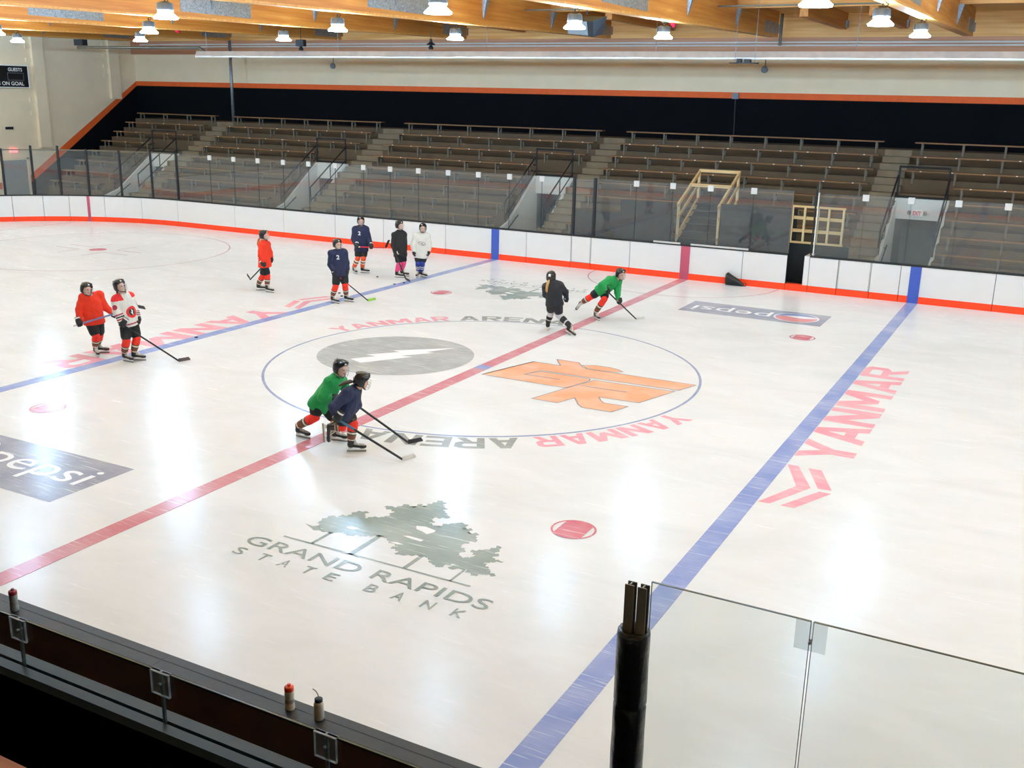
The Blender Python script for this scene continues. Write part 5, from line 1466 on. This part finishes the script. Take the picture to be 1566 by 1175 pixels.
PD = {
'P1':dict(b=[-7.51, -3.53, 0.0],t=[0.771, -0.636, 0.0],f=[0.943, -0.334, 0.0],l=[0.334, 0.943, -0.0],J={'helmet':[-0.03,-0.16,1.45],'neck':[-0.03,-0.08,1.3],'pelvis':[-0.03,-0.04,0.72],'Rsh':[-0.09,-0.23,1.27],'Lsh':[0.02,0.12,1.28],'Rel':[-0.16,-0.28,1.03],'Rha':[-0.06,-0.39,0.74],'Lel':[0.03,0.22,1.01],'Lha':[0.11,0.37,0.85],'Rkn':[0.07,-0.11,0.44],'Lkn':[-0.06,0.09,0.4],'Ran':[-0.04,-0.05,0.14],'Lan':[-0.07,0.08,0.15],'Rfoot':[0.07,-0.13,0.0],'Lfoot':[-0.07,0.13,0.0]},S=[[-7.57, -3.92, 0.74], [-6.93, -2.98, 1.01], [-6.83, -2.79, 0.94]]),
'P2':dict(b=[-6.49, -3.53, 0.0],t=[0.753, -0.658, 0.0],f=[1.0, -0.021, 0.0],l=[0.021, 1.0, -0.0],J={'helmet':[-0.05,-0.15,1.62],'neck':[-0.05,-0.08,1.42],'pelvis':[-0.02,-0.02,0.81],'Rsh':[-0.1,-0.26,1.34],'Lsh':[-0.06,0.12,1.34],'Rel':[-0.06,-0.28,1.11],'Rha':[0.04,-0.25,0.85],'Lel':[-0.02,0.16,1.07],'Lha':[0.11,0.13,0.88],'Rkn':[0.02,-0.16,0.48],'Lkn':[0.08,0.06,0.49],'Ran':[-0.09,-0.1,0.16],'Lan':[-0.01,0.11,0.18],'Rfoot':[-0.05,-0.1,0.0],'Lfoot':[0.05,0.1,0.0]},S=[[-6.45, -3.79, 0.85], [-5.66, -3.08, 0.0], [-5.56, -2.83, 0.0]]),
'P3':dict(b=[-9.44, 3.98, 0.0],t=[0.665, -0.747, 0.0],f=[0.958, 0.286, 0.0],l=[-0.286, 0.958, -0.0],J={'helmet':[0.01,0.01,1.6],'neck':[0.0,0.0,1.43],'pelvis':[-0.0,-0.0,0.74],'Rsh':[0.06,-0.16,1.35],'Lsh':[-0.03,0.18,1.32],'Rel':[0.06,-0.22,1.07],'Rha':[0.14,-0.17,0.81],'Lel':[-0.0,0.24,1.08],'Lha':[0.08,0.2,0.89],'Rkn':[0.11,-0.03,0.47],'Lkn':[-0.09,0.0,0.44],'Ran':[0.1,-0.02,0.2],'Lan':[-0.12,-0.04,0.22],'Rfoot':[0.2,-0.06,0.0],'Lfoot':[-0.2,0.06,0.0]},S=[[-9.3, 3.81, 0.81], [-10.13, 4.1, 0.25], [-10.31, 4.21, 0.35]]),
'P4':dict(b=[-6.68, 3.91, 0.0],t=[0.609, -0.793, 0.0],f=[0.793, -0.609, 0.0],l=[0.609, 0.793, -0.0],J={'helmet':[-0.04,-0.09,1.6],'neck':[-0.04,-0.03,1.44],'pelvis':[-0.02,-0.02,0.78],'Rsh':[-0.18,-0.2,1.35],'Lsh':[0.05,0.1,1.37],'Rel':[-0.21,-0.19,1.06],'Rha':[-0.05,-0.24,0.84],'Lel':[0.07,0.15,1.08],'Lha':[0.16,0.05,0.84],'Rkn':[-0.04,-0.21,0.48],'Lkn':[0.13,-0.02,0.5],'Ran':[-0.15,-0.14,0.19],'Lan':[0.1,0.08,0.22],'Rfoot':[-0.09,-0.19,0.0],'Lfoot':[0.09,0.19,0.0]},S=[[-6.73, 3.67, 0.84], [-6.18, 4.41, 0.0], [-6.12, 4.72, 0.0]]),
'P5':dict(b=[-9.05, 7.97, 0.0],t=[0.594, -0.804, 0.0],f=[0.662, -0.749, 0.0],l=[0.749, 0.662, -0.0],J={'helmet':[0.07,-0.01,1.66],'neck':[0.05,0.04,1.49],'pelvis':[0.04,0.03,0.74],'Rsh':[-0.1,-0.1,1.4],'Lsh':[0.17,0.15,1.39],'Rel':[-0.15,-0.11,1.09],'Rha':[0.07,-0.25,0.88],'Lel':[0.25,0.16,1.1],'Lha':[0.43,0.02,0.86],'Rkn':[0.01,-0.12,0.51],'Lkn':[0.15,-0.01,0.51],'Ran':[-0.12,-0.09,0.2],'Lan':[0.09,0.06,0.21],'Rfoot':[-0.1,-0.13,-0.0],'Lfoot':[0.1,0.13,0.0]},S=[[-8.98, 7.72, 0.88], [-8.22, 8.25, 0.85], [-8.16, 8.38, 1.08]]),
'P6':dict(b=[-7.59, 8.18, 0.0],t=[0.561, -0.828, 0.0],f=[0.935, -0.356, 0.0],l=[0.356, 0.935, -0.0],J={'helmet':[-0.03,-0.08,1.61],'neck':[-0.05,-0.03,1.43],'pelvis':[-0.04,-0.03,0.67],'Rsh':[-0.13,-0.21,1.31],'Lsh':[-0.0,0.12,1.31],'Rel':[-0.16,-0.23,1.01],'Rha':[-0.04,-0.27,0.74],'Lel':[0.02,0.13,1.0],'Lha':[0.1,0.04,0.78],'Rkn':[-0.01,-0.15,0.44],'Lkn':[0.06,-0.0,0.45],'Ran':[-0.06,-0.09,0.16],'Lan':[0.01,0.05,0.16],'Rfoot':[0.01,-0.15,0.0],'Lfoot':[-0.01,0.15,0.0]},S=[[-7.63, 7.9, 0.74], [-7.19, 7.79, 0.0], [-6.88, 7.53, 0.0]]),
'P7':dict(b=[-7.07, 8.44, 0.0],t=[0.546, -0.838, 0.0],f=[0.546, -0.838, 0.0],l=[0.838, 0.546, -0.0],J={'helmet':[0.09,-0.0,1.55],'neck':[0.05,0.03,1.36],'pelvis':[0.01,0.01,0.65],'Rsh':[-0.13,-0.09,1.29],'Lsh':[0.21,0.14,1.28],'Rel':[-0.2,-0.13,1.03],'Rha':[-0.13,-0.16,0.75],'Lel':[0.23,0.15,1.03],'Lha':[0.24,0.08,0.77],'Rkn':[-0.02,-0.11,0.47],'Lkn':[0.09,-0.04,0.47],'Ran':[-0.07,-0.05,0.2],'Lan':[0.04,0.03,0.2],'Rfoot':[-0.08,-0.06,0.0],'Lfoot':[0.08,0.06,-0.0]}),
'P8':dict(b=[-0.1, 3.92, 0.0],t=[0.426, -0.905, 0.0],f=[-0.177, 0.984, -0.0],l=[-0.984, -0.177, 0.0],J={'helmet':[-0.23,-0.05,1.34],'neck':[-0.17,-0.08,1.23],'pelvis':[-0.11,-0.05,0.69],'Lsh':[-0.32,-0.15,1.1],'Rsh':[-0.01,-0.0,1.17],'Lel':[-0.35,-0.08,0.91],'Lha':[-0.35,0.19,0.73],'Rel':[0.08,0.13,0.97],'Rha':[0.08,0.22,0.81],'Rkn':[-0.02,0.01,0.42],'Lkn':[-0.24,0.02,0.45],'Ran':[0.19,-0.04,0.17],'Lan':[-0.26,-0.01,0.15],'Rfoot':[0.36,-0.14,0.0],'Lfoot':[-0.36,0.14,0.0]}),
'P9':dict(b=[0.13, 5.73, 0.0],t=[0.392, -0.92, 0.0],f=[0.957, -0.291, 0.0],l=[0.291, 0.957, -0.0],J={'helmet':[0.59,0.01,1.25],'neck':[0.46,0.06,1.1],'pelvis':[0.04,0.07,0.75],'Rsh':[0.32,-0.15,1.13],'Lsh':[0.49,0.21,1.0],'Rel':[0.23,-0.36,1.0],'Rha':[0.35,-0.24,0.83],'Lel':[0.5,0.08,0.76],'Lha':[0.61,-0.07,0.55],'Rkn':[-0.16,-0.07,0.61],'Lkn':[0.22,-0.08,0.59],'Ran':[-0.46,-0.03,0.34],'Lan':[0.0,0.0,0.2],'Rfoot':[-0.56,-0.08,0.28],'Lfoot':[0.0,0.0,0.0]},S=[[0.48, 5.49, 0.83], [0.99, 6.29, 0.0], [1.14, 6.52, 0.0]]),
'P10':dict(b=[0.03, -5.48, 0.0],t=[0.628, -0.778, 0.0],f=[0.988, 0.154, 0.0],l=[-0.154, 0.988, -0.0],J={'helmet':[0.33,0.14,1.24],'neck':[0.24,0.17,1.07],'pelvis':[-0.07,0.01,0.56],'Rsh':[0.17,-0.02,1.01],'Lsh':[0.19,0.39,0.93],'Rel':[0.17,-0.15,0.8],'Rha':[0.25,0.05,0.76],'Lel':[0.23,0.44,0.73],'Lha':[0.28,0.26,0.73],'Rkn':[-0.02,-0.12,0.42],'Lkn':[0.13,0.23,0.3],'Ran':[-0.25,-0.14,0.22],'Lan':[0.17,0.22,0.15],'Rfoot':[-0.31,-0.09,0.0],'Lfoot':[0.31,0.09,0.0]},S=[[0.32, -5.22, 0.73], [1.38, -4.92, -0.0], [1.53, -4.69, 0.0]]),
'P11':dict(b=[0.89, -5.66, 0.0],t=[0.6, -0.8, 0.0],f=[0.892, 0.452, 0.0],l=[-0.452, 0.892, -0.0],J={'helmet':[0.11,0.02,1.19],'neck':[0.01,0.0,1.06],'pelvis':[-0.18,-0.13,0.64],'Rsh':[-0.01,-0.26,1.06],'Lsh':[-0.08,0.14,0.92],'Rel':[-0.1,-0.45,0.85],'Rha':[-0.05,-0.43,0.67],'Lel':[-0.11,0.17,0.72],'Lha':[-0.08,-0.06,0.65],'Rkn':[-0.13,-0.2,0.46],'Lkn':[-0.04,-0.03,0.47],'Ran':[-0.32,-0.32,0.42],'Lan':[-0.05,-0.04,0.16],'Rfoot':[-0.39,-0.37,0.35],'Lfoot':[0.0,0.0,0.0]},S=[[0.84, -6.1, 0.67], [1.76, -5.65, 0.0], [1.86, -5.4, -0.0]]),
}
player('P1', 'person in plain orange jersey and black shorts, head tilted, holding a stick behind the back', PD['P1'], 'c_orange', 'red', 35, dict(R=12, L=75), 'w', None, (14, 6), 'R')
player('P2', 'person in white and red jersey with a round badge, standing beside the orange-jersey skater', PD['P2'], 'c_white', 'red', 42, dict(R=40, L=70), 'w', ('brown_hair', [(-.03, -.11, -.05), (-.05, -.16, -.1), (-.06, -.18, -.17), (-.07, -.17, -.22)]), (-4, 8), 'R', 'badge')
player('P3', 'person in orange jersey with ginger ponytail, seen from the side, standing alone left of center', PD['P3'], 'c_orange', 'red', 70, dict(R=50, L=85), 'w', ('ginger', [(0, -.1, -.04), (0, -.16, -.12), (0, -.19, -.24), (0, -.17, -.36)]), (0, 0), 'R')
player('P4', 'person in navy jersey and red socks holding the stick with the green blade', PD['P4'], 'c_navy', 'red', 40, dict(R=45, L=55), 'w', None, (0, 0), 'R', 'two')
player('P5', 'person in navy jersey and orange striped socks standing nearest the far boards', PD['P5'], 'c_navy', 'orange', 5, dict(R=20, L=70), 'w', None, (0, 0), 'RL', 'two')
player('P6', 'person in black jersey with bright pink socks', PD['P6'], 'c_black', 'pink', 55, dict(R=70, L=75), 'w', None, (0, 0), 'R')
player('P7', 'person in white practice jersey with blue white-striped socks', PD['P7'], 'c_white', 'blue', 0, dict(R=-15, L=45), 'r', None, (0, 0), '', 'oval')
player('P8', 'person in dark jersey with long blonde ponytail skating away, pale socks', PD['P8'], 'c_char', 'grey', 165, dict(R=((.75, .5, -.35), None), L=175), 'b', ('blonde', [(.0, -.11, -.02), (-.03, -.15, -.1), (-.05, -.16, -.2), (-.055, -.15, -.3), (-.05, -.13, -.36)]), (0, 0), '')
player('P9', 'person in green jersey balancing on one leg near the far boards', PD['P9'], 'c_green', 'red', 45, dict(R=((-.35, .75, -.45), None), L=25), 'w', None, (6, -6), 'RL')
player('P10', 'person in green jersey skating behind the navy skater near the center line', PD['P10'], 'c_green', 'red', 50, dict(R=50, L=60), 'w', None, (6, -8), 'L')
player('P11', 'person in navy jersey with dark ponytail, one skate kicked up behind', PD['P11'], 'c_navy', 'red', 100, dict(R=((.05, .1, -1), None), L=85), 'w', ('brown_hair', [(0, -.11, -.03), (0, -.18, -.04), (.02, -.27, -.08), (.03, -.35, -.14)]), (6, -10), 'R')
stick(PD['P1'], 'blue-grey stick held level behind the orange-jersey skater at left', 'shaft_blue', 'blade_black')
stick(PD['P2'], 'long black stick with brown blade held by the white and red jersey skater', 'shaft_black', 'blade_brown', .08, 'shaft_black')
stick(PD['P3'], 'dark stick trailing behind the orange-jersey skater with the ponytail', 'shaft_black', 'blade_black', .05, 'shaft_black')
stick(PD['P4'], 'red and black stick with bright green blade', 'shaft_red', 'blade_green', .05, None, 'shaft_black', .48)
stick(PD['P5'], 'red stick held level by the navy skater nearest the far boards', 'shaft_red', 'blade_black', .02)
stick(PD['P6'], 'dark stick held upright by the skater with pink socks', 'shaft_black', 'blade_black', .05, 'shaft_black')
stick(PD['P9'], 'black stick with pale blade held by the green skater near the far boards', 'shaft_black', 'blade_white', .06)
stick(PD['P10'], 'black stick with dark blade of the green skater near the center line', 'shaft_black', 'blade_black', .08, 'shaft_black')
stick(PD['P11'], 'black stick with white blade of the navy skater near the center line', 'shaft_teal', 'blade_white', .06, None, 'shaft_black', .3)
for p in [PSK, PHE] + list(PGL.values()):
    if p.parent is None:
        for ch in list(p.children): bpy.data.objects.remove(ch)
        bpy.data.objects.remove(p)

# ------------------------------------------------------------------ camera, world, view
cd = bpy.data.cameras.new('camera'); cam = bpy.data.objects.new('camera', cd); C.objects.link(cam)
yaw, pitch, roll = -.48563, .27697, .02132
cy_, sy_, cp_, sp_ = math.cos(yaw), math.sin(yaw), math.cos(pitch), math.sin(pitch)
fv = Vector((sy_ * cp_, cy_ * cp_, -sp_)); rv = Vector((cy_, -sy_, 0)); uv = rv.cross(fv)
c_, s_ = math.cos(roll), math.sin(roll)
rr, uu = rv * c_ + uv * s_, uv * c_ - rv * s_
mw = Matrix.Identity(4)
for i in range(3): mw[i][0] = rr[i]; mw[i][1] = uu[i]; mw[i][2] = -fv[i]
mw[0][3], mw[1][3], mw[2][3] = 10.341, -18.26, 5.61
cam.matrix_world = mw
cd.sensor_width = 36; cd.lens = 36 * 1563.615 / 1566; cd.clip_start = .05; cd.clip_end = 300
sc = bpy.context.scene
sc.camera = cam
w = bpy.data.worlds.new('world'); sc.world = w; w.use_nodes = True
w.node_tree.nodes['Background'].inputs['Color'].default_value = (.02, .02, .02, 1)
sc.view_settings.view_transform = 'Standard'
sc.view_settings.look = 'None'
sc.view_settings.gamma = 1
sc.view_settings.exposure = EXPO
sc.cycles.use_denoising = True
sc.cycles.max_bounces = 10; sc.cycles.diffuse_bounces = 6; sc.cycles.transparent_max_bounces = 24; sc.cycles.glossy_bounces = 5
sc.cycles.sample_clamp_indirect = 8
LC = (.575, .945, 1.36, 1)
for nm, k in (('lamp', 1), ('lamp_side', 5)):
    b_ = M[nm].node_tree.nodes['Principled BSDF']
    b_.inputs['Emission Strength'].default_value = LAMP * k
    b_.inputs['Emission Color'].default_value = LC
